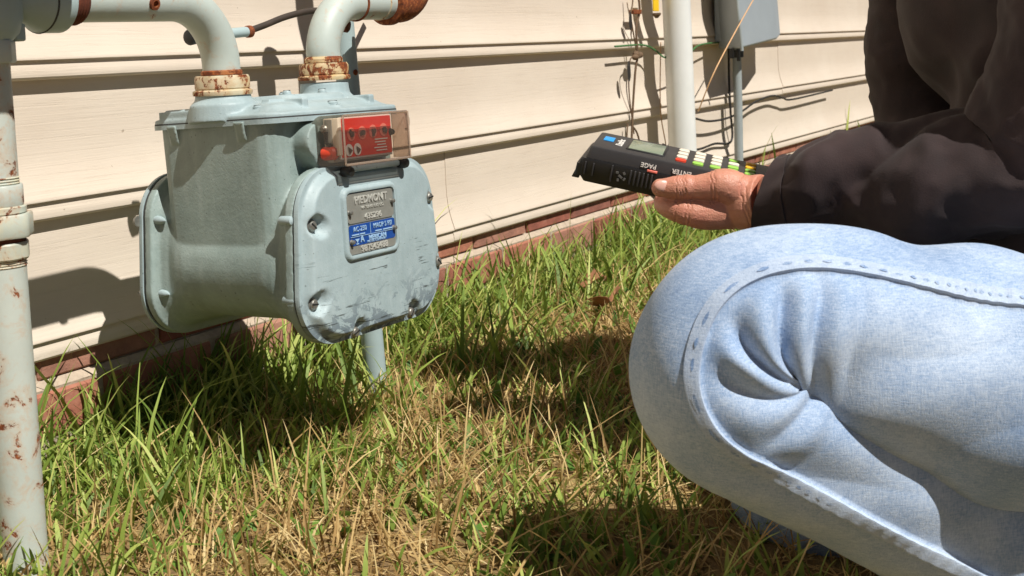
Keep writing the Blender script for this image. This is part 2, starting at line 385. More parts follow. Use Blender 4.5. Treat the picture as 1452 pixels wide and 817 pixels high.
# ------------------------------------------------------------------ house wall
EXP = .165; L3 = .145; WX0, WX1 = -2.5, 13.0
wall = tag(empty('house_wall', (0, 0, 0)), 'house wall of cream vinyl lap siding above a low red brick base', 'wall')
prof = [(.158, .0045), (.150, .003), (.142, .0005), (.120, 0), (.085, -.0003), (.060, -.0012), (.045, -.003), (.032, -.0058), (.020, -.0092), (.010, -.0124), (.004, -.0146), (.0012, -.0156), (0, -.0154), (-.0006, -.0140), (-.0006, -.0104), (-.003, -.0104),
        (-.010, -.0128), (-.0165, -.0136), (-.0200, -.0132), (-.0225, -.0112), (-.0235, -.0085), (-.0235, .004)]
def panel(zs, x0, x1, dy=0, dz=0):
    mb = MB(); n = max(2, int((x1 - x0) / .25)); rs = []
    for k in range(n + 1):
        x = x0 + (x1 - x0) * k / n
        wv = .0012 * mnoise.noise(Vector((x * 1.1, zs * 7, 0))); wz = .0008 * mnoise.noise(Vector((x * .9, zs * 5, 4)))
        rs.append([(x, y + dy + wv, zs + z + dz + wz) for z, y in prof])
    mb.rings(rs, (False, False), closed=False)
    # end returns so that the lapped joint shows an edge
    for x, s in ((x0, 1), (x1, -1)):
        o = [(x, y + dy, zs + z + dz) for z, y in prof[:-1]]; i = [(p[0], p[1] + .0011, p[2]) for p in o]
        mb.rings([o, i], (False, False), closed=False)
    return mb.build('siding_panel', M['siding'], wall, smooth=30)
joints = {0: [1.806], 1: [3.736], 2: [-.9, 5.1], 3: [2.9], 4: [.6, 4.4], 5: [2.2], 6: [3.4], 7: [1.1, 4.9]}
for c in range(15):
    zs = L3 + c * EXP; cuts = [WX0] + joints.get(c, [2.0 + 1.3 * math.sin(c * 2.3)]) + [WX1]
    for k in range(len(cuts) - 1):
        panel(zs, cuts[k] - (.02 if k % 2 == 0 and k else 0), cuts[k + 1] + (.02 if k + 1 < len(cuts) - 1 else 0), -.0013 if k % 2 else 0, .0014 if k % 2 else 0)
MB().box(((WX0 + WX1) / 2, .13, 1.35), (WX1 - WX0, .2, 2.46)).build('sheathing', M['mortar'], wall)
# brick base: courses as single bricks, the second course stands forward as a ledge
mb = MB(); mb.box(((WX0 + WX1) / 2, .110, -.06), (WX1 - WX0, .215, .40)).build('mortar_bed', M['mortar'], wall)
mb = MB()
n = 60; rs = []
for k in range(n + 1):
    x = WX0 + (WX1 - WX0) * k / n
    rs.append([(x, .03, .0965), (x, -.002, .0955 + .001 * math.sin(k * 2.1)), (x, -.0112, .0875), (x, -.0095, .08), (x, -.0095, -.2), (x, .03, -.2)])
mb.rings(rs).build('mortar_ledge', M['mortar'], wall, smooth=20)
bmesh_cache = {}
def brick_mesh(i, L):
    key = (i, L)
    if key in bmesh_cache: return bmesh_cache[key]
    r = random.Random(i * 13 + int(L * 1000)); mb = MB()
    mb.box((0, 0, 0), (L, .09, .0555)); me = bpy.data.meshes.new('brick'); me.from_pydata(mb.v, [], mb.f)
    bm = bmesh.new(); bm.from_mesh(me)
    bmesh.ops.bevel(bm, geom=bm.edges[:], offset=.0035, segments=1, affect='EDGES')
    for v in bm.verts:
        v.co += Vector((r.uniform(-.0012, .0012), r.uniform(-.0009, .0009), r.uniform(-.001, .001)))
    bmesh.ops.recalc_face_normals(bm, faces=bm.faces); bm.to_mesh(me); bm.free()
    me.materials.append(M['brick'][i % 5]); bmesh_cache[key] = me; return me
for ci, (zc, yf, off) in enumerate([(.1245, -.004, .0), (.0565, -.014, .092), (-.0105, -.014, .0), (-.0775, -.014, .092)]):
    x = 2.093 - .1005 * 0 + off - 23 * .201
    k = 0
    while x < WX1 - .2:
        if x > -.6 and x < (9.2 if ci < 3 else 3.0):
            o = bpy.data.objects.new('brick', brick_mesh((k * 7 + ci * 3) % 10, .191)); COL.objects.link(o); o.parent = wall
            o.location = (x + .1005, yf + .045, zc); o.rotation_euler = (0, random.uniform(-.006, .006), random.uniform(-.008, .008))
        x += .201; k += 1

# ------------------------------------------------------------------ gas meter
PIV = Vector((1.0625, -.25, .43)); ROT = (math.radians(-2.5), math.radians(1.2), 0)
from mathutils import Euler
MR = Euler(ROT, 'XYZ').to_matrix()
BASE = -.285
meter = tag(empty('gas_meter', PIV + MR @ Vector((0, 0, BASE)), ROT), 'grey cast metal gas meter with blue badge and red dial box', 'gas meter')
UP = Vector((0, 0, -BASE))
def mpart(mb, name, mat, parent=meter, **k): return mb.build(name, mat, parent, loc=(UP if parent is meter else None), **k)
CX, CZ, WT, WB, CH, CRR = .006, -.1822, .1255, .1325, .0935, .052
NO = 120
def outl(grow=0.0): return rrect(CX, CZ, WT + grow, WB + grow, CH + grow, CRR + grow, NO, CRR + .004 + grow)
def lerp(a, b, t): return a * (1 - t) + b * t
waist = rrect(.0, -.194, .1190, .1190, .0600, .0595, NO)
mb = MB()
secs = []
for y, t, grow in [(-.1105, 0, .0), (-.1000, 0, 0.0), (-.0985, 0, -.004), (-.094, .04, -.008), (-.084, .22, -.011), (-.073, .62, -.009), (-.062, .94, -.002), (-.050, 1, 0),
                   (0, 1, 0), (.044, 1, 0), (.056, .95, -.002), (.068, .66, -.010), (.080, .25, -.012), (.092, .05, -.009), (.0965, 0, -.004), (.098, 0, 0), (.1085, 0, 0)]:
    P = lerp(outl(grow), waist, t); secs.append([(p[0], y, p[1]) for p in P])
mb.rings(secs)
# upper valve chamber, slightly drafted
rs = []
for z, gx_, gy_ in [(-.215, .1125, .084), (-.15, .1130, .0850), (-.04, .1140, .0880), (-.032, .1140, .0880)]:
    rs.append([(p[0], p[1], z) for p in rrect(0, 0, gx_, gx_, gy_, .024, 80)])
mb.rings(rs)
mb.rings([[(p[0], y, p[1]) for p in rrect(-.004, -.063, .068, .072, .029, .026, 60)] for y in (-.06, -.1085)])   # index boss
mb.lathe([(.019, -.024), (.021, .03)], (-.064, -.085, -.0600), (0, 1, 0), 36)
# lugs under the lid and along the flanges
for y in (.054, -.046):
    mb.add([(-.110, y - .007, -.034), (-.110, y + .007, -.034), (-.1215, y + .007, -.034), (-.1215, y - .007, -.034), (-.110, y - .006, -.058), (-.110, y + .006, -.058), (-.1160, y + .006, -.053), (-.1160, y - .006, -.053)],
           [(0, 1, 2, 3), (4, 7, 6, 5), (0, 4, 5, 1), (1, 5, 6, 2), (2, 6, 7, 3), (3, 7, 4, 0)])
body_me = remeshed(mb, .0017, 3)
link('body', body_me, M['meter_body'], meter, smooth=0, loc=UP).data.polygons.foreach_set('use_smooth', [True] * len(body_me.polygons))
# small cast ears on both flanges
for z in (-.139, -.222):
    sx = CX - (WT + (WB - WT) * (-.09 - z) / .187)
    mpart(MB().lathe([(.002, 0), (.0046, .0015), (.0050, .004), (.0050, .016), (.004, .0175)], (sx + .0026, -.1115, z), (0, 1, 0), 16), 'flange_ear', M['meter'])
    mpart(MB().lathe([(.0008, -.013), (.0036, -.008), (.0050, -.002), (.0052, .008)], (sx + .0095, .0925, z), (.12, 1, .06), 16), 'flange_ear', M['meter'])
# gaskets and back cover
for y0, y1 in ((-.1130, -.1102), (.1082, .1112)):
    o = outl(-.0012); mpart(MB().rings([[(p[0], y0, p[1]) for p in o], [(p[0], y1, p[1]) for p in o]]), 'gasket', M['dark_gasket'], smooth=20)
SCREWS = [(-.0998, -.1467), (-.1068, -.2278), (-.0397, -.2699), (.0682, -.2678), (.1225, -.1391), (.1322, -.2178)]
def cover_mesh(y0, sgn, dimples, pan=.0095):
    o = outl(0); c = np.array([CX, CZ]); ns = 44; NN = len(o)
    S = np.concatenate([np.linspace(0.02, .8, 22), np.linspace(.82, 1.0, 26)])
    rings = []
    for s in S:
        p = c + (o - c) * s; h = pan * (1 - sstep(.885, .968, s)) * np.ones(NN) + .0022 * (1 - s * s)
        if dimples:
            for q in SCREWS:
                d = np.hypot(p[:, 0] - q[0], (p[:, 1] - q[1])); inn = np.array([c[0] - q[0], c[1] - q[1]]); inn /= np.linalg.norm(inn)
                d2 = np.hypot(p[:, 0] - q[0] - inn[0] * .004, p[:, 1] - q[1] - inn[1] * .004)
                k = sstep(.0066, .0135, np.minimum(d, d2)); h = h * k + .0004 * (1 - k)
        rings.append(np.stack([p[:, 0], y0 + sgn * (.0055 + h), p[:, 1]], 1))
    e = c + (o - c) * 1.004
    rings.append(np.stack([e[:, 0], np.full(NN, y0 + sgn * .004), e[:, 1]], 1)); rings.append(np.stack([e[:, 0], np.full(NN, y0), e[:, 1]], 1))
    return MB().rings([list(map(tuple, r)) for r in rings])
NO = 300
front = mpart(cover_mesh(-.1130, -1, True), 'front_cover', M['meter_front'], smooth=50)
NO = 120
mpart(cover_mesh(.1112, 1, False, .012), 'back_cover', M['meter'], smooth=50)
def screw(parent, p, r=.0056, nrm=(0, -1, 0), mat=None, name='screw', slot=True):
    mb = MB().lathe([(r * 1.25, -.001), (r * 1.25, .0008), (r, .0012), (r, .0030), (r * .8, .0044), (r * .3, .0049)], p, nrm, 18)
    o = mb.build(name, mat or M['bolt'], parent, smooth=40)
    if slot:
        n = Vector(nrm).normalized(); a = random.uniform(0, 3.1); q = n.to_track_quat('Z', 'Y').to_matrix() @ Matrix.Rotation(a, 3, 'Z')
        MB().box(Vector(p) + n * .0046, (r * 1.7, r * .28, .0012), q).build('slot', M['dark_bolt'], o, smooth=0)
    return o
for q in SCREWS: screw(meter, (q[0], -.1188, q[1])).location = UP
for z in (-.139, -.222):
    screw(meter, (CX - WT - .002, .116, z), .005, (0, 1, 0)).location = UP
# badge frame and plates on the front cover (front face about y = -.132)
YF = -.1311
def tx(body, size, loc, mat, parent, name='lettering', ext=.0004, sx=1.0, shear=0, align='CENTER', rot=(math.pi / 2, 0, 0), bold=0.0):
    cu = bpy.data.curves.new('txt', 'FONT'); cu.body = body; cu.size = size; cu.extrude = ext; cu.align_x = align; cu.align_y = 'CENTER'; cu.shear = shear; cu.resolution_u = 3; cu.offset = bold
    o = bpy.data.objects.new('txt', cu); COL.objects.link(o)
    dg = bpy.context.evaluated_depsgraph_get(); dg.update()
    me = bpy.data.meshes.new_from_object(o.evaluated_get(dg)); bpy.data.objects.remove(o)
    q = link(name, me, mat, parent, smooth=0); q.location = loc; q.rotation_euler = rot; q.scale = (sx, 1, 1); return q
bx0, bx1, bz0, bz1 = -.0545, .0335, -.1855, -.1175
bcx, bcz = (bx0 + bx1) / 2, (bz0 + bz1) / 2
def plate(cx, cz, w_, h_, r, y0, y1, n=64): return MB().rings([[(p[0], y, p[1]) for p in rrect(cx, cz, w_, w_, h_, r, n)] for y in (y0, y1)])
fo = lambda g, y, r: [(p[0], y, p[1]) for p in rrect(bcx, bcz, .044 + g, .044 + g, .0335 + g, r, 72)]
mb = MB().rings([fo(.0085, YF + .006, .012), fo(.0055, YF - .0005, .010), fo(.0042, YF - .0022, .009), fo(.0022, YF - .0026, .008), fo(.0004, YF - .0020, .0065), fo(.0, YF + .0002, .006), fo(-.0004, YF + .004, .006)], (False, True))
badge = mpart(mb, 'badge_frame', M['meter_front'], smooth=50)
top_plate = mpart(plate(bcx, bcz + .0165, .0430, .0160, .005, YF + .004, YF - .0006), 'owner_plate', M['steel'], smooth=30)
bot_steel = mpart(plate(bcx, bcz - .0168, .0430, .0160, .004, YF + .004, YF - .0006), 'maker_plate', M['steel'], smooth=30)
plate(bcx, bcz - .0124, .0425, .0112, .003, YF + .003, YF - .0010).build('blue_field', M['blue'], bot_steel, smooth=30)
yt = YF - .0012
tx('PIEDMONT', .0118, (bcx + .001, yt, bcz + .0245), M['steel_hi'], top_plate, sx=1.02, bold=.0002)
tx('NATURAL GAS CO.', .0049, (bcx + .003, yt, bcz + .0158), M['steel_hi'], top_plate)
tx('435296', .0088, (bcx + .003, yt, bcz + .0058), M['steel_hi'], top_plate, sx=1.2, bold=.0002)
yb = YF - .0016
tx('AC-250', .0076, (bcx - .0235, yb, bcz - .0062), M['blue_text'], bot_steel)
tx('MAOP 5 PSI', .0076, (bcx + .0185, yb, bcz - .0062), M['blue_text'], bot_steel, sx=.92)
for x0, wd in ((-.0385, .013), (-.024, .009), (.004, .012), (.0185, .018)):
    MB().box((bcx + x0 + wd / 2, yb, bcz - .0118), (wd, .0006, .0013)).build('fine_print', M['blue_text'], bot_steel, smooth=0)
MB().box((bcx, yb, bcz - .0139), (.082, .0006, .0005)).build('rule', M['blue_text'], bot_steel, smooth=0)
MB().box((bcx - .0045, yb, bcz - .0075), (.0005, .0006, .0115)).build('rule', M['blue_text'], bot_steel, smooth=0)
tx('A', .0100, (bcx - .0205, yb, bcz - .0176), M['blue_text'], bot_steel, bold=.0002)
tx('MERICAN', .0070, (bcx + .0080, yb, bcz - .0180), M['blue_text'], bot_steel, sx=1.08, bold=.0002)
tx('METER COMPANY', .0036, (bcx + .006, yb, bcz - .0218), M['blue_text'], bot_steel, sx=1.2)
# eagle-like mark beside the maker's name
mb = MB()
mb.add([(bcx - .0335, yb, bcz - .0165), (bcx - .0250, yb, bcz - .0165), (bcx - .0278, yb, bcz - .0188), (bcx - .0292, yb, bcz - .0212), (bcx - .0306, yb, bcz - .0188)], [(0, 1, 2, 3, 4)])
mb.add([(bcx - .0322, yb, bcz - .0213), (bcx - .0262, yb, bcz - .0213), (bcx - .0275, yb, bcz - .0225), (bcx - .0309, yb, bcz - .0225)], [(0, 1, 2, 3)])
mb.build('emblem', M['blue_text'], bot_steel, smooth=0)
tx('987545488', .0094, (bcx + .002, yt, bcz - .0284), M['steel_hi'], bot_steel, sx=1.18, bold=.0002)
for x, z in ((-.0395, .0125), (.0395, .0178)): screw(top_plate, (bcx + x, YF - .0006, bcz + z), .0024, slot=False, name='rivet')
for x, z in ((-.0395, -.0190), (.0395, -.0125)): screw(bot_steel, (bcx + x, YF - .0010, bcz + z), .0024, slot=False, name='rivet')
# lid
mb = MB()
lo = lambda g, z, r=.034: [(p[0], p[1], z) for p in rrect(0, 0,   .1175 + g, .1175 + g, .1010 + g, max(r + g, .012), 100)]
mb.rings([lo(0, -.0375), lo(0, -.0275), lo(-.003, -.0262), lo(-.010, -.0256), lo(-.017, -.0230), lo(-.024, -.0185), lo(-.034, -.0160), lo(-.055, -.0145, .03)])
for sx_ in (-1, 1):
    mb.lathe([(.040, -.032), (.037, -.014), (.031, -.008), (.0300, -.002), (.0295, .006 if sx_ > 0 else -.0015)], (sx_ * .09, 0, 0), (0, 0, 1), 40)
mb.rings([[(p[0], p[1], z) for p in rrect(.01, -.004, g, g, .046 * g / .05, .012, 48)] for z, g in ((-.03, .060), (-.0105, .056), (-.0075, .052))])
for y in (-.052, .05): mb.box((-.015, y, -.0175), (.13, .011, .011))
for x in (-.052, .07): mb.box((x, -.03, -.0175), (.010, .11, .010))
for a in ((-.098, .052), (-.092, -.052), (.0, -.081), (.098, -.045), (.0, .081), (.1, .05)):
    mb.lathe([(.0115, -.036), (.0115, -.0235), (.0095, -.0225)], (a[0], a[1], 0), (0, 0, 1), 20)
mb.box((-.104, .045, -.026), (.024, .06, .016)); mb.box((-.080, .055, -.022), (.05, .04, .012))
lid_me = remeshed(mb, .0015, 2)
lid = link('lid', lid_me, M['meter'], meter, smooth=0, loc=UP); lid_me.polygons.foreach_set('use_smooth', [True] * len(lid_me.polygons))
o = rrect(0, 0, .1180, .1180, .1015, .0343, 100)
mpart(MB().rings([[(p[0], p[1], z) for p in o] for z in (-.0325, -.0310)]), 'lid_gasket', M['dark_gasket'], smooth=20)
mb = MB().rings([[(p[0], p[1], z) for p in rrect(0, 0, .1182, .1182, .1017, .0345, 100)] for z in (-.0378, -.0326)]); mpart(mb, 'lid_rim', M['meter'], smooth=40)
for a in ((-.098, .052), (-.092, -.052), (.0, -.081), (.098, -.045), (.0, .081), (.1, .05)):
    screw(meter, (a[0], a[1], -.0226), .0062, (0, 0, 1), M['meter'], 'lid_bolt').location = UP
for a in ((-.022, -.034), (.042, -.034), (-.022, .026), (.042, .026)):
    screw(meter, (a[0], a[1], -.0075), .005, (0, 0, 1), M['meter'], 'lid_bolt').location = UP
# index: clear box holding the red dial plate
idx = empty('index', (0, 0, 0)); idx.parent = meter; idx.location = UP
IX0, IX1, IZ0, IZ1, IYF, IYB = -.0685, .0545, -.0882, -.0335, -.1450, -.1010
icz = (IZ0 + IZ1) / 2; ih = (IZ1 - IZ0) / 2
sec = []   # D-shaped side: flat front, rounded back
for a in np.linspace(-90, 90, 17): sec.append((IYB - .016 + (.016 + .004) * math.cos(math.radians(a)), icz + ih * math.sin(math.radians(a))))
sec += [(IYF + .002, IZ1), (IYF, IZ1 - .002), (IYF, IZ0 + .002), (IYF + .002, IZ0)]
mb = MB().rings([[(x, y, z) for y, z in sec] for x in (IX0, IX1)]); cover = mb.build('clear_cover', M['clear'], idx, smooth=30, bevel=.0012, seg=2)
# moulded edge strips of the cover, and its seal loop
for x in (IX0 + .0014, IX1 - .0014):
    MB().box((x, IYF - .0002, icz), (.0028, .0016, IZ1 - IZ0 - .002)).build('cover_edge', M['clear_edge'], idx, smooth=0, bevel=.0006)
for z in (IZ0 + .0014, IZ1 - .0014):
    MB().box(((IX0 + IX1) / 2, IYF - .0002, z), (IX1 - IX0 - .006, .0016, .0028)).build('cover_edge', M['clear_edge'], idx, smooth=0, bevel=.0006)
MB().box((IX1 - .0008, IYF + .012, icz), (.0016, .022, IZ1 - IZ0 - .004)).build('cover_edge', M['clear_edge'], idx, smooth=0, bevel=.0005)
MB().tube([(IX1 + .008 * math.sin(a) - .001, IYF + .004, IZ1 - .013 + .0085 * math.cos(a)) for a in np.linspace(0, math.pi, 12)], .0010, 8).build('seal_loop', M['clear'], idx)
plate(-.0075, icz + .002, .0480, .0225, .001, IYF + .0165, IYF + .0150).build('dial_frame', M['white_print'], idx, smooth=0)
plate(-.0075, icz + .002, .0460, .0208, .001, IYF + .0152, IYF + .0138).build('dial_plate', M['red'], idx, smooth=0)
yd = IYF + .0134
for k in range(4):
    x = -.0075 - .029 + k * .0200; z = icz + .0055 + .0006 * k
    d = MB().lathe([(.0072, 0), (.0072, .0003)], (x, yd, z), (0, -1, 0), 24).build('dial', M['pale_print'], idx, smooth=0)
    a = 2.3 + k * 1.15
    MB().box((x + .0016 * math.cos(a), yd - .0012, z + .0016 * math.sin(a)), (.0078, .0008, .0042), Matrix.Rotation(-a, 3, 'Y')).build('pointer', M['dial_dark'], idx, smooth=0)
    MB().lathe([(.0030, 0), (.0030, .0022)], (x, yd - .0003, z), (0, -1, 0), 14).build('hub', M['dial_dark'], idx, smooth=30)
for k, x in enumerate((-.0420, -.0270)):
    z = icz - .0112
    MB().lathe([(.0066, 0), (.0066, .0004)], (x, yd, z), (0, -1, 0), 24).build('test_dial', M['white_print'], idx, smooth=0)
    mb = MB().add([(x - .0035, yd - .0015, z + .004), (x + .0048, yd - .0015, z - .0005), (x - .001, yd - .0015, z - .005)], [(0, 1, 2)])
    mb.build('pointer', M['dial_dark'], idx, smooth=0)
for k in range(5):
    MB().box((.0180 - .002 * (k % 2), yd, icz - .0025 - .0031 * k), (.024 - .004 * (k % 3), .0004, .0011)).build('fine_print', M['white_print'], idx, smooth=0)
screw(idx, (.0375, IYF + .0140, icz + .004), .0032, mat=M['dark_bolt'], slot=False, name='plate_screw')
# works behind the plate and the drive seen through the side
MB().box((-.012, IYF + .024, icz), (.100, .010, .046)).build('gear_frame', M['steel'], idx, smooth=0, bevel=.001)
MB().box((-.0585, IYF + .021, icz + .004), (.006, .020, .040)).build('gear_frame', M['key_white'], idx, smooth=0, bevel=.001)
MB().lathe([(.0062, -.008), (.0072, -.006), (.0072, .006), (.0050, .009)], (-.0625, IYF + .024, icz - .013), (.25, -1, 0), 18).build('red_wheel', M['key_red'], idx, smooth=30)
MB().lathe([(.0038, -.004), (.0048, 0), (.0026, .004)], (-.0635, IYF + .029, icz + .013), (-1, 0, 0), 16).build('drive_pin', M['bolt'], idx, smooth=30)
MB().tube([(-.0635, IYF + .026, icz + .010), (-.062, IYF + .028, icz - .002), (-.0635, IYF + .020, icz - .005)], .0022, 10).build('drive_arm', M['dark_bolt'], idx)
MB().box((.040, IYF + .026, icz), (.020, .008, .044)).build('back_plate', M['steel'], idx, smooth=0)
# bracket under the index with two black bolts
MB().box((-.0, -.128, -.0925), (.094, .014, .0065)).build('index_bracket', M['meter'], idx, smooth=0, bevel=.002)
for x, z in ((-.0505, -.0940), (.0535, -.0925)):
    MB().lathe([(.0056, 0), (.0062, .002), (.0062, .009), (.0048, .012), (.002, .0125)], (x, -.128, z), (0, -1, -.1), 16).build('bracket_bolt', M['dark_bolt'], idx, smooth=35)

# ------------------------------------------------------------------ pipework
def arc_pts(c, u, v, r, a0, a1, n=14):
    c = Vector(c); u = Vector(u); v = Vector(v)
    return [c + u * (r * math.cos(a)) + v * (r * math.sin(a)) for a in np.linspace(a0, a1, n)]
def nut(o, parent, mat, r=.0310, h=.0215, name='swivel_nut', n=8, ax=(0, 0, 1), rim=True):
    mb = MB()
    p = [(r * .80, 0), (r * 1.04, .0), (r * 1.06, h * .10), (r * 1.05, h * .22), (r * .97, h * .30), (r, h * .36), (r, h * .86), (r * .93, h), (r * .66, h)] if rim else [(r * .8, 0), (r * .96, 0), (r, h * .1), (r, h * .9), (r * .96, h), (r * .8, h)]
    rings = []
    for k, (rr, hh) in enumerate(p):
        m_ = 48; ring = []
        for j in range(m_):
            a = 2 * math.pi * j / m_; f_ = 1.0
            if not rim or 3 < k < 7:
                b = (a + .3) % (2 * math.pi / n) - math.pi / n; f_ = min(1.0, math.cos(math.pi / n) / math.cos(b) * 1.03)
            ring.append((rr * f_, a, hh))
        rings.append(ring)
    A = Vector(ax).normalized(); U = Vector((1, 0, 0)) if abs(A.x) < .9 else Vector((0, 1, 0)); V = A.cross(U)
    mb.rings([[Vector(o) + A * hh + U * (q * math.cos(a)) + V * (q * math.sin(a)) for q, a, hh in ring] for ring in rings])
    return mb.build(name, mat, parent, smooth=32)
PR = .0208
# inlet: horizontal pipe, bend and swivel nut
inlet = tag(empty('inlet_pipe', (.9725, -.25, .424)), 'pale grey inlet pipe bending down into the rusty left nut of the gas meter', 'pipe')
o_ = inlet.location
def rel(o, ps): return [Vector(p) - o for p in ps]
path = [(.752, -.25, .5285), (.80, -.25, .5290), (.90, -.25, .5295)] + arc_pts((.9025, -.25, .4595), (0, 0, 1), (1, 0, 0), .07, .05, math.pi / 2 - .02, 18) + [(.9727, -.25, .45), (.973, -.25, .440)]
MB().tube(rel(o_, path), PR, 40).build('bent_pipe', M['pipe'], inlet)
nut((.0, 0, .0045), inlet, M['nut'])
MB().lathe([(PR + .0005, 0), (PR + .0022, .001), (PR + .0022, .0045), (PR + .0004, .006)], (0, 0, .0258), (0, 0, 1), 36).build('rust_ring', M['rust'], inlet)
MB().lathe([(PR * 1.08, .0), (PR * 1.10, .002), (PR * 1.10, .018), (PR * 1.05, .0195)], Vector((.757, -.25, .5288)) - o_, (1, 0, 0), 36).build('rusty_thread', M['thread'], inlet)
for k in range(5):
    MB().lathe([(PR * 1.10, 0), (PR * 1.14, .001), (PR * 1.10, .002)], Vector((.7585 + k * .0033, -.25, .5288)) - o_, (1, 0, 0), 36).build('thread_ridge', M['thread'], inlet)
MB().lathe([(.0062, 0), (.0062, .0035), (.0035, .0040), (.0033, .001)], Vector((.858, -.2700, .5255)) - o_, (0, -1, -.18), 18).build('plug', M['rust'], inlet)
# riser with union, at the left edge
riser = tag(empty('gas_riser', (.671, -.25, 0)), 'upright gas riser pipe with rusty union at the left edge', 'pipe')
MB().tube([(0, 0, -.15), (.0, 0, .1), (.0, 0, .297)], .0212, 36).build('lower_pipe', M['pipe_worn'], riser)
MB().tube([(0, 0, .325), (0, 0, .48)], .0200, 36).build('upper_pipe', M['pipe_worn'], riser)
for k in range(4): MB().lathe([(.0212, 0), (.0222, .0009), (.0212, .0018)], (0, 0, .2895 + k * .0024), n=36).build('thread_ridge', M['nut_grey'], riser)
nut((0, 0, .2965), riser, M['nut_grey'], .0255, .0155, 'union_tail', 8, rim=False)
MB().lathe([(.0225, 0), (.0225, .008)], (0, 0, .3120), n=36).build('union_seat', M['thread'], riser)
nut((0, 0, .3165), riser, M['nut_grey'], .0315, .021, 'union_nut', 6, rim=False)
MB().lathe([(.0232, 0), (.0250, .001), (.0250, .006), (.0232, .007)], (0, 0, .3376), n=36).build('union_ring', M['nut_grey'], riser)
nut((0, 0, .3446), riser, M['pipe_worn'], .0240, .019, 'union_collar', 8, rim=False)
for k in range(3): MB().lathe([(.0200, 0), (.0210, .0009), (.0200, .0018)], (0, 0, .3640 + k * .0024), n=36).build('thread_ridge', M['nut_grey'], riser)
# service regulator on top of the riser
regu = tag(empty('gas_regulator', (.671, -.25, .472)), 'grey gas regulator above the riser, in shade at the upper left corner', 'regulator')
nut((0, 0, .0), regu, M['pipe'], .0270, .020, 'inlet_collar', 6, rim=False)
MB().lathe([(.022, .018), (.030, .026), (.034, .04), (.034, .085), (.028, .10), (.022, .12)], (0, 0, 0), n=36).build('valve_body', M['pipe_clean'], regu)
MB().lathe([(.018, .02), (.0185, .036), (.026, .052), (.0305, .060), (.0305, .083), (.027, .0855), (.020, .086)], (0, 0, .0568), (1, 0, 0), 36).build('outlet_socket', M['pipe_clean'], regu)
MB().lathe([(.0307, 0), (.0312, .001), (.0307, .002)], (.0595, 0, .0568), (1, 0, 0), 36).build('socket_seam', M['dark_gasket'], regu)
MB().box((.029, -.004, .027), (.012, .018, .016)).build('body_lug', M['pipe_clean'], regu, bevel=.002)
MB().lathe([(.03, .11), (.06, .140), (.086, .150), (.090, .155), (.090, .168), (.086, .173), (.07, .18), (.045, .20), (.04, .25), (.03, .26)], (-.03, -.075, 0), n=48).build('diaphragm_case', M['pipe_clean'], regu)
for k in range(8):
    a = k * math.pi / 4 + .2; nut((-.03 + .081 * math.cos(a), -.075 + .081 * math.sin(a), .172), regu, M['bolt'], .006, .006, 'case_bolt', 6, rim=False)
# outlet
outp = tag(empty('outlet_pipe', (1.153, -.25, .43)), 'pale grey outlet pipe rising from the right nut to a rusty coupling', 'pipe')
o_ = outp.location
path = [(1.1535, -.25, .444), (1.154, -.25, .466)] + arc_pts((1.2165, -.25, .4665), (-1, 0, 0), (0, 0, 1), .0635, .05, math.pi / 2 - .02, 18) + [(1.235, -.25, .5305), (1.292, -.25, .5312)]
MB().tube(rel(o_, path), PR, 40).build('bent_pipe', M['pipe'], outp)
nut((.0, 0, .0075), outp, M['nut_rust'], .0305, .0205)
MB().lathe([(PR + .0005, 0), (PR + .003, .001), (PR + .003, .005), (PR + .0006, .008)], (0, 0, .0278), (0, 0, 1), 36).build('rust_ring', M['nut_rust'], outp)
MB().lathe([(PR + .0004, 0), (PR + .0012, .0006), (PR + .0012, .0018), (PR + .0004, .0024)], Vector((1.272, -.25, .5310)) - o_, (1, 0, 0), 36).build('ring', M['nut'], outp)
MB().lathe([(PR + .0004, 0), (PR + .0016, .0006), (PR + .0016, .0030), (PR + .0004, .004)], Vector((1.222, -.25, .5300)) - o_, (1, 0, 0), 36).build('ring', M['rust'], outp)
p2 = [(1.290, -.25, .5312), (1.312, -.25, .5314)] + arc_pts((1.318, -.25, .5744), (0, 0, -1), (1, 0, 0), .043, .05, math.pi / 2, 12) + [(1.361, -.25, .60), (1.361, -.25, .66)]
MB().tube(rel(o_, p2), [.0238, .0250] + [.0255] * 12 + [.026, .026], 36).build('rusty_elbow', M['rust'], outp)
MB().lathe([(.0255, 0), (.0285, .001), (.0285, .012), (.0255, .013)], Vector((1.288, -.25, .5312)) - o_, (1, 0, 0), 36).build('elbow_collar', M['rust'], outp)
MB().tube([Vector((1.361, -.25, .655)) - o_, Vector((1.361, -.25, 1.2)) - o_, Vector((1.361, -.22, 1.25)) - o_, Vector((1.361, .02, 1.26)) - o_], PR, 30).build('house_pipe', M['pipe'], outp)
# ground clamp on the outlet pipe
clamp = tag(empty('ground_clamp', (1.20, -.235, .512)), 'small dark rusty clamp bolt hanging under the outlet pipe', 'clamp')
MB().lathe([(.0075, 0), (.0085, .001), (.0085, .007), (.006, .009)], (.022, .005, -.008), (.4, -1, -.2), 14).build('bolt_head', M['thread'], clamp)
MB().tube([(.022, .006, -.006), (.022, .012, .012)], .004, 10).build('bolt_shank', M['thread'], clamp)
MB().tube([(.016, -.002, -.002), (.030, -.006, .0), (.052, -.010, .004)], [.003, .0024, .002], 8, sx=.4).build('strap', M['pipe_worn'], clamp)
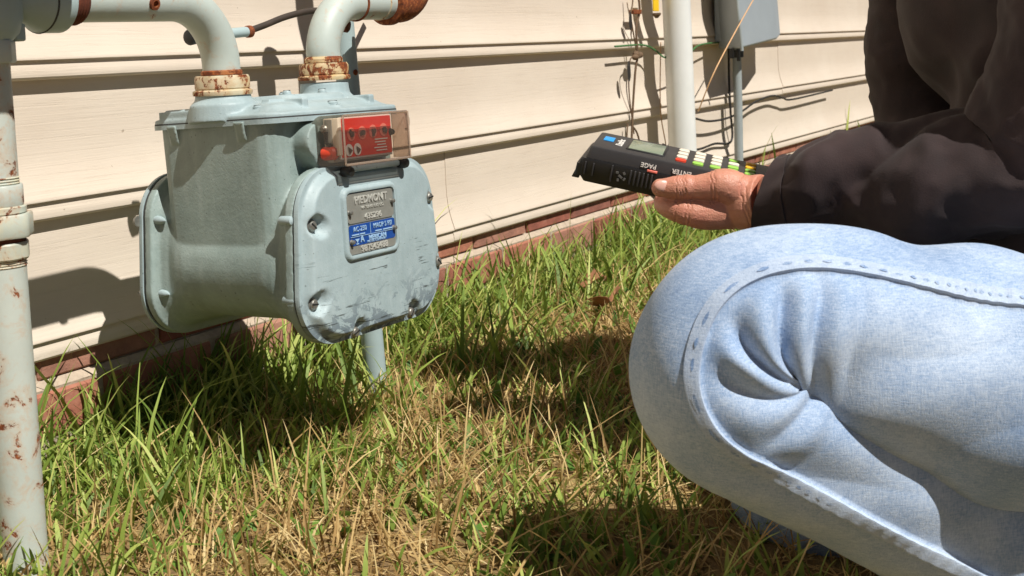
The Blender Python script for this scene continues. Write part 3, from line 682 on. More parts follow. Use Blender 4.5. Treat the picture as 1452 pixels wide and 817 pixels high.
# upright pipe behind the meter
sup = tag(empty('support_pipe', (1.318, -.17, 0)), 'plain grey upright pipe standing behind the gas meter', 'pipe')
b0 = onY(527, 475, .17); b1 = onY(488, 60, .17); dd = (b1 - b0)
q0 = b0 - dd * .45; q1 = b0 + dd * 1.45
MB().tube([q0 - sup.location, (b0 + b1) / 2 - sup.location, q1 - sup.location], .0158, 30).build('pipe', M['pipe_clean'], sup)
MB().lathe([(.004, 0), (.004, .002), (.002, .0026)], b0 + dd * .90 - sup.location + Vector((-.002, -.0150, 0)), (0, -1, 0), 12).build('rust_spot_rivet', M['rust'], sup)
MB().lathe([(.0185, 0), (.0195, .003), (.0195, .02), (.0185, .023)], q1 - sup.location - Vector((0, 0, .02)), (0, 0, 1), 24).build('cap', M['pipe_clean'], sup)
# vent hose behind the inlet bend
h0 = onY(269, 53, .17); h1 = onY(352, 45, .17)
hose = tag(empty('vent_hose', h0), 'thin dark hose leaving a small grey fitting behind the inlet bend', 'hose')
MB().tube([h0 - h0, h1 - h0], .0062, 18).build('fitting', M['pipe_clean'], hose)
MB().lathe([(.004, -.004), (.0085, -.002), (.0095, 0), (.0085, .010), (.0065, .012)], (0, 0, 0), h1 - h0, 16).build('end_cap', M['dark_bolt'], hose)
MB().lathe([(.0062, 0), (.0075, .002), (.0075, .008), (.0058, .010)], h1 - h0 - (h1 - h0).normalized() * .004, h1 - h0, 16).build('ferrule', M['rust'], hose)
hp = [onY(350, 45, .17), onY(375, 36, .17), onY(405, 24, .168), onY(438, 16, .165), onY(470, 14, .16), onY(520, 4, .12), onY(540, -20, .05)]
MB().tube([Vector(p) - h0 for p in catmull(hp, 6)], .0042, 12).build('hose', M['hose'], hose)

# ------------------------------------------------------------------ things on the wall to the right
PVX, PVH = 2.722, .082
pv = tag(empty('pvc_pipe', (PVX, -PVH, 0)), 'thick white plastic conduit standing upright against the siding', 'pipe')
MB().tube([(.03, 0, -.15), (.0, 0, .4), (-.022, 0, .75), (-.06, 0, 1.4)], .0325, 36).build('tube', M['pvc'], pv)
MB().lathe([(.0325, 0), (.036, .001), (.036, .05), (.0325, .051)], (-.022, 0, .80), n=36).build('coupling', M['pvc'], pv)
yl = tag(empty('yellow_tag', onY(930, 16, .06)), 'small yellow tag hanging left of the white conduit', 'tag')
MB().box((0, 0, .045), (.032, .003, .09)).build('tag_plate', M['yellow'], yl, bevel=.001)
MB().lathe([(.003, -.008), (.010, 0), (.010, .004)], (.004, 0, -.008), n=10).build('dark_tip', M['vine'], yl)
# utility box: front leans out towards the bottom, right side chamfered
ub = tag(empty('utility_box', (3.1, 0, .44)), 'grey plastic utility box mounted high on the siding at the right', 'utility box')
H = .42
def bx(z, h): # outline at height z: back-left, front-left, front-right, chamfer, back-right
    zz = z - .44; t = zz / H; tilt = .03
    fl = .112 - .030 * t
    return [(3.165 - 3.1 - .02 * t, -.018, zz), (3.075 - 3.1 - .015 * t, -fl, zz), (3.36 - 3.1, -fl - .004, zz + tilt * .65), (3.50 - 3.1, -fl + .03, zz + tilt), (3.52 - 3.1, -.018, zz + tilt)]
MB().rings([bx(.44, 0), bx(.44 + H, 0)]).build('case', M['box'], ub, bevel=.006, seg=3)
bk = [(3.15, 0), (3.15, -.019), (3.50, -.019), (3.50, 0)]
MB().rings([[(x - 3.1, y - .014, z) for x, y in bk] for z in (.02, H + .05)]).build('back_plate', M['box'], ub, bevel=.002)
e0 = Vector(bx(.44, 0)[1]); e1 = Vector(bx(.44 + H, 0)[1])
MB().tube([e0 + Vector((.002, -.001, -.006)), e1], .004, 10).build('lid_edge', M['conduit'], ub)
MB().box((.005, -.075, -.012), (.012, .01, .026)).build('latch', M['dark_bolt'], ub, bevel=.001)
MB().box((.045, -.080, -.016), (.014, .006, .034)).build('hasp', M['dark_bolt'], ub, bevel=.001)
cdx = onY(1046.5, 150, .05)
cdn = tag(empty('conduit', (cdx.x, -.05, 0)), 'thin grey metal conduit running down from the utility box', 'conduit')
MB().tube([(.0, 0, -.12), (.0, 0, .30), (-.004, 0, .47)], .0117, 24).build('tube', M['conduit'], cdn)
MB().lathe([(.0117, 0), (.018, .001), (.018, .02), (.0117, .021)], (-.004, 0, .415), n=20).build('connector', M['dark_bolt'], cdn)
def wire(name, pts, r, mat, label, cat='wire', k=6):
    P = [Vector(p) for p in catmull(pts, k)]; o = MB().tube(P, r, 8).build(name, mat); tag(o, label, cat); return o
wire('black_cable', [onY(940, 205, .02), onY(958, 214, .02), onY(990, 212, .02), onY(1013, 204, .018), onY(1037, 200, .018), onY(1036, 160, .018), onY(1034, 120, .016), onY(1033, 60, .016)], .0032, M['black_cable'], 'black cable running up the siding beside the thin grey conduit', 'cable')
wire('drooping_cable', [onY(985, 168, .03), onY(1005, 172, .03), onY(1030, 168, .03), onY(1052, 158, .03), onY(1072, 144, .026), onY(1095, 136, .024), onY(1110, 139, .024), onY(1124, 141, .024), onY(1180, 128, .024)], .0030, M['black_cable'], 'dark cable drooping along the siding behind the thin grey conduit', 'cable')
wire('green_wire', [onY(872, 66, .03), onY(912, 64, .03), onY(930, 72, .035), onY(945, 82, .06), onY(975, 76, .06), onY(992, 64, .04), onY(1020, 60, .02)], .0022, M['green_wire'], 'green wire strung along the siding behind the white conduit')
wire('copper_wire', [onY(1075, -12, .16), onY(1068, 0, .16), onY(1040, 50, .16), onY(1012, 104, .15), onY(990, 158, .11)], .0015, M['orange_wire'], 'thin taut orange wire crossing in front of the utility box')
wire('tan_cord', [onY(937, 60, .02), onY(936, 130, .02), onY(938, 170, .022), onY(944, 205, .022), onY(945, 235, .022)], .0014, M['orange_wire'], 'thin tan cord hanging just left of the white conduit', 'cord')
vine = tag(empty('dry_vine', onY(896, 210, .02)), 'dry brown vine with knots climbing the siding left of the white conduit', 'vine')
def vstem(pts, r, name='stem'):
    MB().tube([Vector(p) - vine.location for p in catmull(pts, 6)], r, 8).build(name, M['vine'], vine)
vstem([onY(895, 225, .02), onY(897, 160, .022), onY(901, 100, .028), onY(904, 78, .03), onY(902, 40, .03), onY(907, 14, .03), onY(903, -20, .03)], .0028)
vstem([onY(899, 190, .02), onY(892, 130, .022), onY(893, 88, .03), onY(900, 78, .03)], .0016)
vstem([onY(902, 70, .03), onY(897, 40, .03), onY(894, 20, .03), onY(897, 5, .03), onY(897, -20, .03)], .0018)
vstem([onY(888, 215, .015), onY(889, 190, .016), onY(890, 175, .016)], .002)
vstem([onY(896, 178, .02), onY(903, 188, .02), onY(908, 205, .02)], .0022)
for p_ in ((904, 79), (902, 77), (907, 78), (901, 81)):
    c = onY(p_[0], p_[1], .032) - vine.location
    MB().ball(c, (.012, .008, .008), 10, 7).build('knot', M['vine'], vine)
MB().box(onY(901, 17, .03) - vine.location, (.045, .012, .010)).build('clip', M['rust'], vine, bevel=.001)
for p_, hh in (((892, 101), .055), ((894, 30), .05)):
    c = onY(p_[0], p_[1], .034) - vine.location
    MB().ball(c, (.008, .002, hh * .45), 10, 8).build('leaf', M['black_cable'], vine)

# ------------------------------------------------------------------ handheld reader
DA = (CR * .955 + CD * .215 - CF * .2625).normalized()                 # along, towards the holder
DB = (CR * .30 - CD * .21 + CF * .92); DB = (DB - DB.dot(DA) * DA).normalized()   # across, away from the camera
DN = DA.cross(DB); DN = DN if DN.z > 0 else -DN
DL, DW = .200, .082
dorg = cp(840.5, 206.5, 1.325)                                       # near-left corner of the face
mx = Matrix((DA, DB, DN)).transposed().to_4x4()
dev = tag(empty('handheld_reader'), 'black handheld data terminal with small screen and coloured keys held in a hand', 'handheld terminal')
mx.translation = dorg; dev.matrix_world = mx
def dpart(mb, name, mat, parent=dev, **k): return mb.build(name, mat, parent, **k)
# lower shell: slanted left end, skirt wider than the face
def ring(a0, a1, b0, b1, z, r=.006):
    pts = []
    for (x, y), (s0, s1) in (((a1 - r, b1 - r), (0, 90)), ((a0 + r, b1 - r), (90, 180)), ((a0 + r, b0 + r), (180, 270)), ((a1 - r, b0 + r), (270, 360))):
        for k in range(6):
            t = math.radians(s0 + (s1 - s0) * k / 5); pts.append((x + r * math.cos(t), y + r * math.sin(t), z))
    return pts
dpart(MB().rings([ring(-.004, DL - .004, .002, DW - .002, -.042, .004), ring(-.010, DL, -.002, DW + .002, -.034, .005), ring(-.011, DL, -.004, DW + .003, -.017, .005), ring(-.009, DL, -.0035, DW + .003, -.0145, .005)]), 'lower_shell', M['black_plastic'], smooth=35)
dpart(MB().rings([ring(-.005, DL, -.0022, DW + .002, -.0142, .005), ring(-.002, DL, -.0012, DW + .001, -.0022, .0035), ring(-.0012, DL - .001, -.0004, DW, -.0005, .0035), ring(-.0002, DL - .002, .0006, DW - .001, 0, .003)]), 'upper_shell', M['face_plastic'], smooth=35)
dpart(MB().rings([ring(-.0145, .004, -.001, DW + .001, -.036, .003), ring(-.0135, .004, -.003, DW + .002, -.022, .003)]), 'end_cap', M['black_plastic'], smooth=30)
dpart(MB().rings([ring(-.017, -.009, .002, .010, -.040, .001), ring(-.014, -.008, .002, .010, -.030, .001)]), 'end_hook', M['black_plastic'], smooth=30)
# side details: slot ribs, grille, emblem recess
SY = -.0046
for a in (-.0035, .0055): dpart(MB().box((a, SY, -.0255), (.0016, .0016, .015)), 'side_rib', M['face_plastic'], smooth=0, bevel=.0004)
for k in range(6): dpart(MB().box((.0470 + k * .0046, SY, -.0255), (.0020, .0018, .0165)), 'grip_rib', M['face_plastic'], smooth=0, bevel=.0005)
dpart(MB().box((.0262, SY, -.0255), (.0018, .0020, .019)), 'side_rib', M['face_plastic'], smooth=0, bevel=.0004)
for k, (a, z, w_) in enumerate(((.0325, -.023, .003), (.0365, -.027, .005), (.0400, -.0225, .003), (.0345, -.031, .003), (.0410, -.029, .003))):
    dpart(MB().box((a, SY, z), (w_, .0014, .0022), Matrix.Rotation(.5 * k, 3, 'Y')), 'side_emblem', M['face_hi'], smooth=0)
dpart(MB().box((.0690, SY + .001, -.0140), (.011, .003, .0024)), 'side_button', M['pale_print'], smooth=0, bevel=.0004)
dpart(MB().box((.093, .006, -.0435), (.020, .014, .004)), 'red_strip', M['red_rubber'], smooth=0, bevel=.001)
# face: screen, logo, lettering, keys
dpart(MB().box((.0560, .0440, .0004), (.043, .054, .0012)), 'screen_bezel', M['black_plastic'], smooth=0, bevel=.0004)
dpart(MB().box((.0560, .0440, .0009), (.038, .048, .0014)), 'screen', M['lcd'], smooth=0, bevel=.0003)
dpart(MB().box((.0120, .049, .0004), (.0115, .021, .0012)), 'logo', M['logo_blue'], smooth=0, bevel=.0003)
ROTT = (0, 0, math.pi / 2)
tx('DataPac', .0105, (.0258, .043, .0003), M['white_print'], dev, rot=ROTT, bold=.0002)
for body_, a in (('PAGE', .0640), ('ENTER', .1000)):
    q = tx(body_, .0070, (a, -.0030, -.0085), M['white_print'], dev, rot=(math.radians(96), math.pi, 0), bold=.0001)
for r_ in range(5):
    for c_ in range(4):
        a = .0955 + r_ * .0186; b = .015 + c_ * .0172
        mat_ = M['key_white']
        if c_ == 0: mat_ = M['key_red'] if r_ == 0 else M['key_green']
        if r_ == 4: mat_ = M['key_yellow'] if c_ in (2, 3) else M['key_green']
        if r_ == 3 and c_ in (3, 1): mat_ = M['key_green']
        dpart(MB().rings([ring(a - .0060, a + .0060, b - .0052, b + .0052, -.0005, .0028), ring(a - .0058, a + .0058, b - .0050, b + .0050, .0016, .0027), ring(a - .0048, a + .0048, b - .004, b + .004, .0023, .002)]), 'key', mat_, smooth=40)

# ------------------------------------------------------------------ person crouching in front of the meter
def W(p): return Vector(p)
KN = cp(1031, 474, .98); AN = Vector((1.19, -1.055, -.06)); HP = Vector((1.205, -1.135, .130))
SHL = Vector((1.225, -1.105, .66)); ELB = Vector((1.222, -1.015, .335)); WR = cp(1082, 287, 1.225)
FW = (KN - HP); FW.z = 0; FW.normalize(); LF = Vector((-FW.y, FW.x, 0))
PC = HP - LF * .12                                                    # pelvis centre
RT = -LF
SHR = SHL + RT * .36; NECK = (SHL + SHR) / 2 + FW * .03 + Vector((0, 0, .10)); HEAD = NECK + FW * .04 + Vector((0, 0, .13))
KNR = PC + RT * .10 + FW * .27; KNR.z = .015; ANR = PC + RT * .12 - FW * .12; ANR.z = -.045
person = MB()
# torso, neck, head, right arm and legs under the clothes, one continuous surface
def limb(pts, rad, n=18): person.tube([Vector(p) for p in catmull([tuple(p) for p in pts], 6)], list(np.interp(np.linspace(0, len(pts) - 1, (len(pts) - 1) * 6 + 1), range(len(pts)), rad)), n)
mid = (SHL + SHR) / 2
limb([PC - Vector((0, 0, .05)), PC + Vector((0, 0, .12)), (PC + mid) / 2 - FW * .04, mid - Vector((0, 0, .06)), mid + Vector((0, 0, .04))], [.085, .085, .08, .08, .055])
limb([mid - Vector((0, 0, .02)), NECK, HEAD], [.06, .055, .05])
person.ball(HEAD + Vector((0, 0, .03)), (.078, .092, .115), 24, 16, FW.to_track_quat('Y', 'Z').to_matrix())
FQ = FW.to_track_quat('Y', 'Z').to_matrix()
hd = lambda x, y, z: HEAD + Vector((0, 0, .03)) + FQ @ Vector((x, y, z))
limb([hd(0, .085, .02), hd(0, .108, -.01), hd(0, .092, -.03)], [.010, .016, .008], 10)      # nose
limb([hd(0, .05, -.07), hd(0, .085, -.09)], [.035, .022], 12)                                   # chin
for s in (-1, 1):
    limb([hd(s * .076, 0, .02), hd(s * .086, -.012, 0), hd(s * .078, -.004, -.03)], [.010, .014, .008], 10)
hr = PC + RT * .22 + FW * .08 + Vector((0, 0, .05)); elr = SHR + RT * .04 - Vector((0, 0, .27)) - FW * .02
limb([mid, SHR, elr, hr], [.06, .045, .036, .026])
limb([hr, hr + FW * .06, hr + FW * .10], [.028, .038, .03])
for k in range(4):
    b0_ = hr + FW * .11 + LF * (.03 - .02 * k); limb([b0_, b0_ + FW * .04 - Vector((0, 0, .012)), b0_ + FW * .06 - Vector((0, 0, .034))], [.0095, .0085, .007], 10)
limb([hr + LF * .03 + FW * .04, hr + LF * .055 + FW * .07, hr + LF * .06 + FW * .10], [.013, .011, .009], 10)
limb([mid, SHL, (SHL + ELB) / 2, ELB, (ELB + WR) / 2, WR], [.05, .04, .034, .030, .029, .028])
for h_, k_, a_ in ((HP, KN, AN), (PC + RT * .12, KNR, ANR)):
    limb([PC, h_, (h_ + k_) / 2, k_, (k_ + a_) / 2, a_], [.10, .06, .055, .045, .040, .032])
body_big = remeshed(person, .006, 4)
# left hand, fused at a finer grain
hand = MB(); person = hand
limb([WR, cp(1062, 288, 1.235), cp(1042, 290, 1.245), cp(1016, 296, 1.255)], [.029, .0285, .0260, .0200], 22)        # heel of the hand
limb([cp(1060, 287, 1.262), cp(1030, 294, 1.28), cp(1005, 297, 1.29)], [.026, .024, .018], 20)                        # palm under the reader
limb([cp(1052, 275, 1.232), cp(1028, 263, 1.228), cp(1005, 264.5, 1.232), cp(985, 265.5, 1.236), cp(974, 265, 1.238), cp(969, 266, 1.239), cp(963, 265.5, 1.240), cp(950, 266.5, 1.243), cp(939, 266.5, 1.246)], [.0205, .0178, .0142, .0122, .0130, .0121, .0128, .0113, .0098], 22)  # thumb
person.ball(cp(936.5, 266.5, 1.246), (.0095, .0095, .0098), 14, 10)
limb([cp(1035, 298, 1.243), cp(1000, 302, 1.243), cp(975, 300, 1.245), cp(955, 295, 1.252), cp(943, 288, 1.270), cp(945, 281, 1.295), cp(952, 274, 1.315)], [.0200, .0180, .0148, .0130, .0118, .0105, .0090], 20)  # forefinger, curling under
for k, (x, dz) in enumerate(((985, 0), (1006, 0), (1026, 0))):
    limb([cp(x + 40, 296, 1.27), cp(x + 8, 300, 1.27 + .004 * k), cp(x - 12, 294, 1.30), cp(x - 14, 285, 1.335), cp(x - 6, 268, 1.352)], [.016, .0135, .0115, .0105, .009], 16)
hand_me = remeshed(hand, .0009, 6)
# skin creases across the thumb joints, the web and the wrist
CRS = []
for (a_, b_, offs, dep, rad_) in ((cp(990, 265, 1.236), cp(945, 266.5, 1.243), (.0, .0026, -.0030, .0058), .0008, .016), (cp(1035, 263, 1.229), cp(990, 265, 1.236), (.0, .0034), .0009, .02), (cp(1060, 287, 1.235), cp(1030, 292, 1.245), (-.016, -.012), .0008, .035), (cp(985, 301, 1.244), cp(955, 295, 1.252), (-.008, -.004, .006), .0008, .018)):
    CRS.append(((a_ + b_) / 2, (b_ - a_).normalized(), offs, dep, rad_))
hn = [Vector(v.normal) for v in hand_me.vertices]
for v, nn in zip(hand_me.vertices, hn):
    for c_, ax_, offs, dep, rad_ in CRS:
        q = v.co - c_; sa = q.dot(ax_)
        if abs(sa) < .03 and (q - ax_ * sa).length < rad_:
            wob = .0009 * math.sin(nn.x * 5 + nn.z * 7)
            for o__ in offs: v.co -= nn * (dep * math.exp(-((sa - o__ - wob) / .0009) ** 2))
            v.co += nn * (.0004 * math.exp(-((sa) / .006) ** 2))
bm = bmesh.new(); bm.from_mesh(body_big); bm.from_mesh(hand_me); pm = bpy.data.meshes.new('person'); bm.to_mesh(pm); bm.free()
per = link('person', pm, M['skin'], smooth=0); pm.polygons.foreach_set('use_smooth', [True] * len(pm.polygons))
tag(per, 'person in faded jeans and dark brown jacket crouching with a handheld terminal', 'person')
# thumb nail
tq = Matrix((CR, -CF, -CD)).transposed()
mb = MB().ball((0, 0, 0), (.0085, .0026, .0060), 16, 10)
nl = mb.build('thumb_nail', plain('nail', srgb(216, 166, 148), .3, 0, .04), per); nl.matrix_world = Matrix.Translation(cp(939.5, 263.5, 1.2365)) @ tq.to_4x4()
for s in (-1, 1):
    MB().ball(hd(s * .031, .086, .015), .012, 12, 8).build('eye', M['white_print'], per)
mb = MB().ball(HEAD + Vector((0, 0, .055)) - FW * .018, (.084, .098, .098), 26, 16, FQ); mb.build('hair', M['hair'], per)

# jeans: legs swept along hip, knee, ankle with folds behind the knee
def swept(path, rads, side, nu, nv, disp, squash=1.0):
    """grid of points; angle 0 faces `side`, +90 is the outside of the bend"""
    P = np.array(catmull([tuple(p) for p in path], 14)); L = np.concatenate([[0], np.cumsum(np.linalg.norm(np.diff(P, axis=0), axis=1))])
    t = np.linspace(0, L[-1], nu); Q = np.stack([np.interp(t, L, P[:, i]) for i in range(3)], 1)
    for _ in range(60): Q[1:-1] = .25 * Q[:-2] + .5 * Q[1:-1] + .25 * Q[2:]
    kx = np.linspace(0, len(path) - 1, len(P)); rr = np.interp(t, L, np.interp(kx, range(len(path)), rads))
    ker = np.ones(15) / 15; rr = np.convolve(np.pad(rr, 7, 'edge'), ker, 'valid')
    T = np.gradient(Q, axis=0); T /= np.linalg.norm(T, axis=1)[:, None]
    S = np.array(side)[None] - (T @ np.array(side))[:, None] * T; S /= np.linalg.norm(S, axis=1)[:, None]
    O = np.cross(T, S)
    ang = np.linspace(0, 2 * np.pi, nv, endpoint=False)
    A, U = np.meshgrid(ang, t); rad = rr[:, None] + disp(U, A, Q)
    K = np.gradient(T, axis=0) / np.linalg.norm(np.gradient(Q, axis=0), axis=1)[:, None]        # keep the inside of a bend from crossing itself
    kc = np.cos(A) * (S * K).sum(1)[:, None] + np.sin(A) * (O * K).sum(1)[:, None]
    lim = .80 / np.maximum(kc, 1e-4); rad = np.minimum(rad, lim)
    pts = Q[:, None] + S[:, None] * (np.cos(A) * rad)[..., None] + O[:, None] * (np.sin(A) * rad)[..., None]
    return pts, t, Q, T, S, O, rr
hipp = PC + LF * .055 - FW * .03 + Vector((0, 0, .0))
legpath = [hipp, HP + (KN - HP) * .30 + Vector((0, 0, .004)), HP + (KN - HP) * .62 + Vector((0, 0, .004)), KN - FW * .075 + Vector((0, 0, .000)), KN - FW * .028 + Vector((0, 0, .003)), KN + Vector((0, 0, -.012)) - FW * .006, KN + Vector((0, 0, -.055)) - FW * .012, KN + (AN - KN) * .42 - Vector((0, 0, .02)), KN + (AN - KN) * .75, AN + Vector((0, 0, -.01))]
legrad = [.095, .108, .098, .086, .081, .079, .078, .074, .070, .072]
sideL = -CF - CD * .15
KU = None
def wrapd(a): return (a + np.pi) % (2 * np.pi) - np.pi
def legdisp(seamang, kneeu, sgn=1):
    def f(U, A, Q):
        a = wrapd(A) * sgn; du = U - kneeu
        inner = 1 - sstep(seamang - .16, seamang - .02, a)            # behind the seam
        inner = inner * sstep(-.75 + .18 * np.sin(40 * du), .05 + .18 * np.sin(40 * du), a)
        win = np.exp(-(du / .10) ** 2)
        # folds fan out from the seam at the knee towards the hollow behind it: round ridges, sharp valleys
        ph = (du + .006 * np.sin(3.1 * a) + .012) / .0255 + .25 * np.sin(2.3 * a + 40 * du)
        fold = (np.sqrt(np.sin(np.pi * ph) ** 2 + .045) - .68) * (.85 + .3 * np.sin(1.3 * ph + 1.0))
        depth = 1 - sstep(seamang - .42, seamang - .06, a)
        win = sstep(-.085, -.045, du) * (1 - sstep(.055, .10, du))
        d = .0165 * fold * win * depth * inner
        d += -.010 * np.exp(-(du / .055) ** 2) * (1 - sstep(-1.2, .2, a)) * sstep(-2.8, -1.6, a)      # hollow at the back of the knee
        d += .0016 * np.sin(23 * U + 2.2 * a) * np.sin(11 * U - 3 * a) + .0011 * np.sin(47 * U + 5 * a + 1.3)
        # the lapped seam: a crisp step down behind it, filling out again further back
        d += -.0034 * (1 - sstep(seamang - .098, seamang - .076, a)) * sstep(seamang - .75, seamang - .12, a)
        d += .0006 * np.sin(U * 430) * np.exp(-((a - seamang) / .11) ** 2) * (1 - sstep(.05, .12, du))
        # drag lines running off the knee
        d += .0026 * (np.abs(np.sin(19 * U + 2.4 * a + .8 * np.sin(3 * a))) - .6) * sstep(.05, .12, np.abs(du)) * (1 - .75 * sstep(.10, .2, du)) + .0010 * np.sin(71 * U + 6 * a + 2 * np.sin(13 * U)) * (1 - sstep(.05, .15, du))
        # long shin folds
        d += .0022 * np.sin(30 * U + 2.5 * np.cos(a + .6)) * sstep(.10, .22, du) + .003 * np.sin(30 * U + 2.5 * np.cos(a)) * sstep(.10, .2, -du)
        return d
    return f
# arc length of the knee along the path
Pt = np.array(catmull([tuple(p) for p in legpath], 14)); Lt = np.concatenate([[0], np.cumsum(np.linalg.norm(np.diff(Pt, axis=0), axis=1))])
KU = Lt[14 * 5 - 6]
SEAM = math.radians(35)
pts, t_, Q_, T_, S_, O_, rr_ = swept(legpath, legrad, sideL, 640, 300, legdisp(SEAM, KU))
# make sure +90 degrees is the outer side of the bend
if (Vector(O_[len(O_) // 2]).dot(Vector((0, 0, 1)) + FW) < 0):
    pts, t_, Q_, T_, S_, O_, rr_ = swept(legpath, legrad, sideL, 640, 300, legdisp(SEAM, KU, -1)); SG = -1
else: SG = 1
jb = MB().rings([list(map(tuple, r)) for r in pts], (True, True))
# right leg and seat, plainer
rp_ = [PC + RT * .10 + FW * .0, PC + RT * .11 + FW * .12 - Vector((0, 0, .05)), KNR - FW * .05 + Vector((0, 0, .03)), KNR - FW * .01 - Vector((0, 0, .01)), KNR - FW * .06 - Vector((0, 0, .03)), (KNR + ANR) / 2 - Vector((0, 0, .02)), ANR]
p2_, *_ = swept(rp_, [.115, .105, .085, .080, .078, .073, .070], RT, 120, 60, lambda U, A, Q: .003 * np.sin(40 * U + 3 * A) + .002 * np.sin(70 * U - 2 * A))
jb.rings([list(map(tuple, r)) for r in p2_])
jb.ball(PC - FW * .03 + Vector((0, 0, .0)), (.19, .15, .14), 32, 20, FQ)
jeans = jb.build('jeans', M['denim'], per, smooth=70)
# raised outseam as its own strip
st = MB(); rs = []
for i in range(4, len(t_) - 2):
    ring_ = []
    for a, hgt in ((SEAM - .084, -.0020), (SEAM - .080, .0020), (SEAM - .05, .0022), (SEAM + .0, .0017), (SEAM + .045, .0021), (SEAM + .070, .0019), (SEAM + .074, -.0010)):
        aa = a * SG; r0 = rr_[i] + float(legdisp(SEAM, KU, SG)(np.array([[t_[i]]]), np.array([[aa]]), None)[0, 0])
        pk = .00035 * math.sin(t_[i] * 420 + 2 * a) * (1 if hgt > 0 else 0)
        ring_.append(Q_[i] + S_[i] * math.cos(aa) * (r0 + hgt + pk) + O_[i] * math.sin(aa) * (r0 + hgt + pk))
    rs.append([tuple(p) for p in ring_])
st.rings(rs, (False, False), closed=False); st.build('outseam', M['denim_seam'], jeans, smooth=30)
# worn puckers pressed into the seam
pk_ = MB(); i = 8
LDF = legdisp(SEAM, KU, SG)
while i < len(t_) - 12 and t_[i] < KU + .13:
    n_ = 3; ring2 = []
    for q in range(n_ + 1):
        k = i + q; wq = .019 * math.sin(math.pi * (q + .25) / (n_ + .5)); row = []
        for a in (SEAM - .012 - wq, SEAM - .012, SEAM - .012 + wq):
            r0 = rr_[k] + float(LDF(np.array([[t_[k]]]), np.array([[a * SG]]), None)[0, 0]) + .0023
            row.append(tuple(Q_[k] + S_[k] * math.cos(a * SG) * r0 + O_[k] * math.sin(a * SG) * r0))
        ring2.append(row)
    pk_.rings(ring2, (False, False), closed=False); i += random.choice((6, 6, 7, 7))
pj = pk_.build('seam_pucker', M['denim_dark'], jeans, smooth=60); pj['kind'] = 'stuff'
# jacket
jk = MB(); CUFFS = []
def slv(path, rads, side, f, nu=200, nv=110, slant=False):
    p, t0, Q0, *_ = swept(path, rads, side, nu, nv, f)
    for i in range(nu):
        wt = .35 + .65 * min(1.0, (t0[-1] - t0[i]) / .04)
        for j in range(nv):
            v = Vector(p[i, j]); nn = (v - Vector(Q0[i])).normalized()
            p[i, j] += np.array(nn) * wt * (.009 * (.45 - abs(mnoise.noise(v * 11 + Vector((3, 1, 7))))) + .0065 * (.35 - abs(mnoise.noise(v * 24))) + .0028 * (.35 - abs(mnoise.noise(v * 52))))
    if slant:
        for i in range(nu):
            k = max(0.0, 1 - (t0[-1] - t0[i]) / .05)
            for j in range(nv):
                p[i, j] += np.array(fa) * (k * k * .42 * float((Vector(p[i, j]) - Vector(Q0[i])).dot(CD)))
    jk.rings([list(map(tuple, r)) for r in p], (True, False))
    if slant:   # turned hem of the cuff
        def ringo(i, off): return [tuple(Vector(p[i, j]) + (Vector(p[i, j]) - Vector(Q0[i])).normalized() * off) for j in range(nv)]
        CUFFS.append((ringo(nu - 10, 0), ringo(nu - 10, .0016), ringo(nu - 6, .0020), ringo(nu - 2, .0018), ringo(nu - 1, .0008), ringo(nu - 1, -.0012), ringo(nu - 4, -.002)))
    return p
CUFF = cp(1090, 282, 1.224)
fa = (CUFF - ELB).normalized()
spath = [SHL + RT * .03 + Vector((0, 0, .03)), SHL + (ELB - SHL) * .22, SHL + (ELB - SHL) * .55, SHL + (ELB - SHL) * .84, ELB + fa * .01, ELB + fa * .07, ELB + (CUFF - ELB) * .58, ELB + (CUFF - ELB) * .84, CUFF]
def sdisp(U, A, Q):
    d = .008 * (np.abs(np.sin(26 * U + 1.6 * np.sin(A) + .8 * np.sin(2 * A + 9 * U))) - .6) + .003 * np.sin(34 * U + 2.4 * np.sin(A)) + .004 * np.sin(61 * U - 2.2 * np.cos(A + .7)) + .003 * np.sin(22 * U + 3 * A)
    end = U.max() - U
    d *= .45 + .55 * sstep(.0, .05, end)
    return d + .0035 * np.exp(-(end / .006) ** 2) + .006 * np.exp(-((end - .055) / .02) ** 2) * np.sin(2 * A + 1)
slv(spath, [.085, .078, .072, .066, .064, .060, .053, .045, .0385], sideL, sdisp, slant=True)
rpath = [SHR + Vector((0, 0, .03)), (SHR + elr) / 2, elr, elr + (hr - elr) * .9]
slv(rpath, [.085, .072, .062, .042], RT, lambda U, A, Q: .005 * np.sin(36 * U + 2 * np.sin(A)), 90, 50)
tpath = [PC - Vector((0, 0, .03)) - FW * .03, PC + Vector((0, 0, .12)) - FW * .02, (PC + mid) / 2 - FW * .05 + Vector((0, 0, .03)), mid - Vector((0, 0, .09)) - FW * .02, mid + Vector((0, 0, .02)), NECK - Vector((0, 0, .02))]
tp, *_ = swept(tpath, [.150, .150, .155, .160, .125, .075], LF, 140, 120, lambda U, A, Q: .035 * np.cos(2 * A) * sstep(0, .2, U) + .008 * np.sin(24 * U + 2.5 * np.sin(A) + np.sin(3 * A)) + .004 * np.sin(47 * U - 3 * A))
for i in range(tp.shape[0]):
    cc = Vector(tp[i].mean(0))
    for j in range(tp.shape[1]):
        v = Vector(tp[i, j]); tp[i, j] += np.array((v - cc).normalized()) * (.018 * (.45 - abs(mnoise.noise(v * 7))) + .006 * (.4 - abs(mnoise.noise(v * 19))))
jk.rings([list(map(tuple, r)) for r in tp])
jko = jk.build('jacket', M['jacket'], per, smooth=80)
MB().rings(list(CUFFS[0]), (False, False)).build('cuff_hem', M['jacket'], jko, smooth=60)
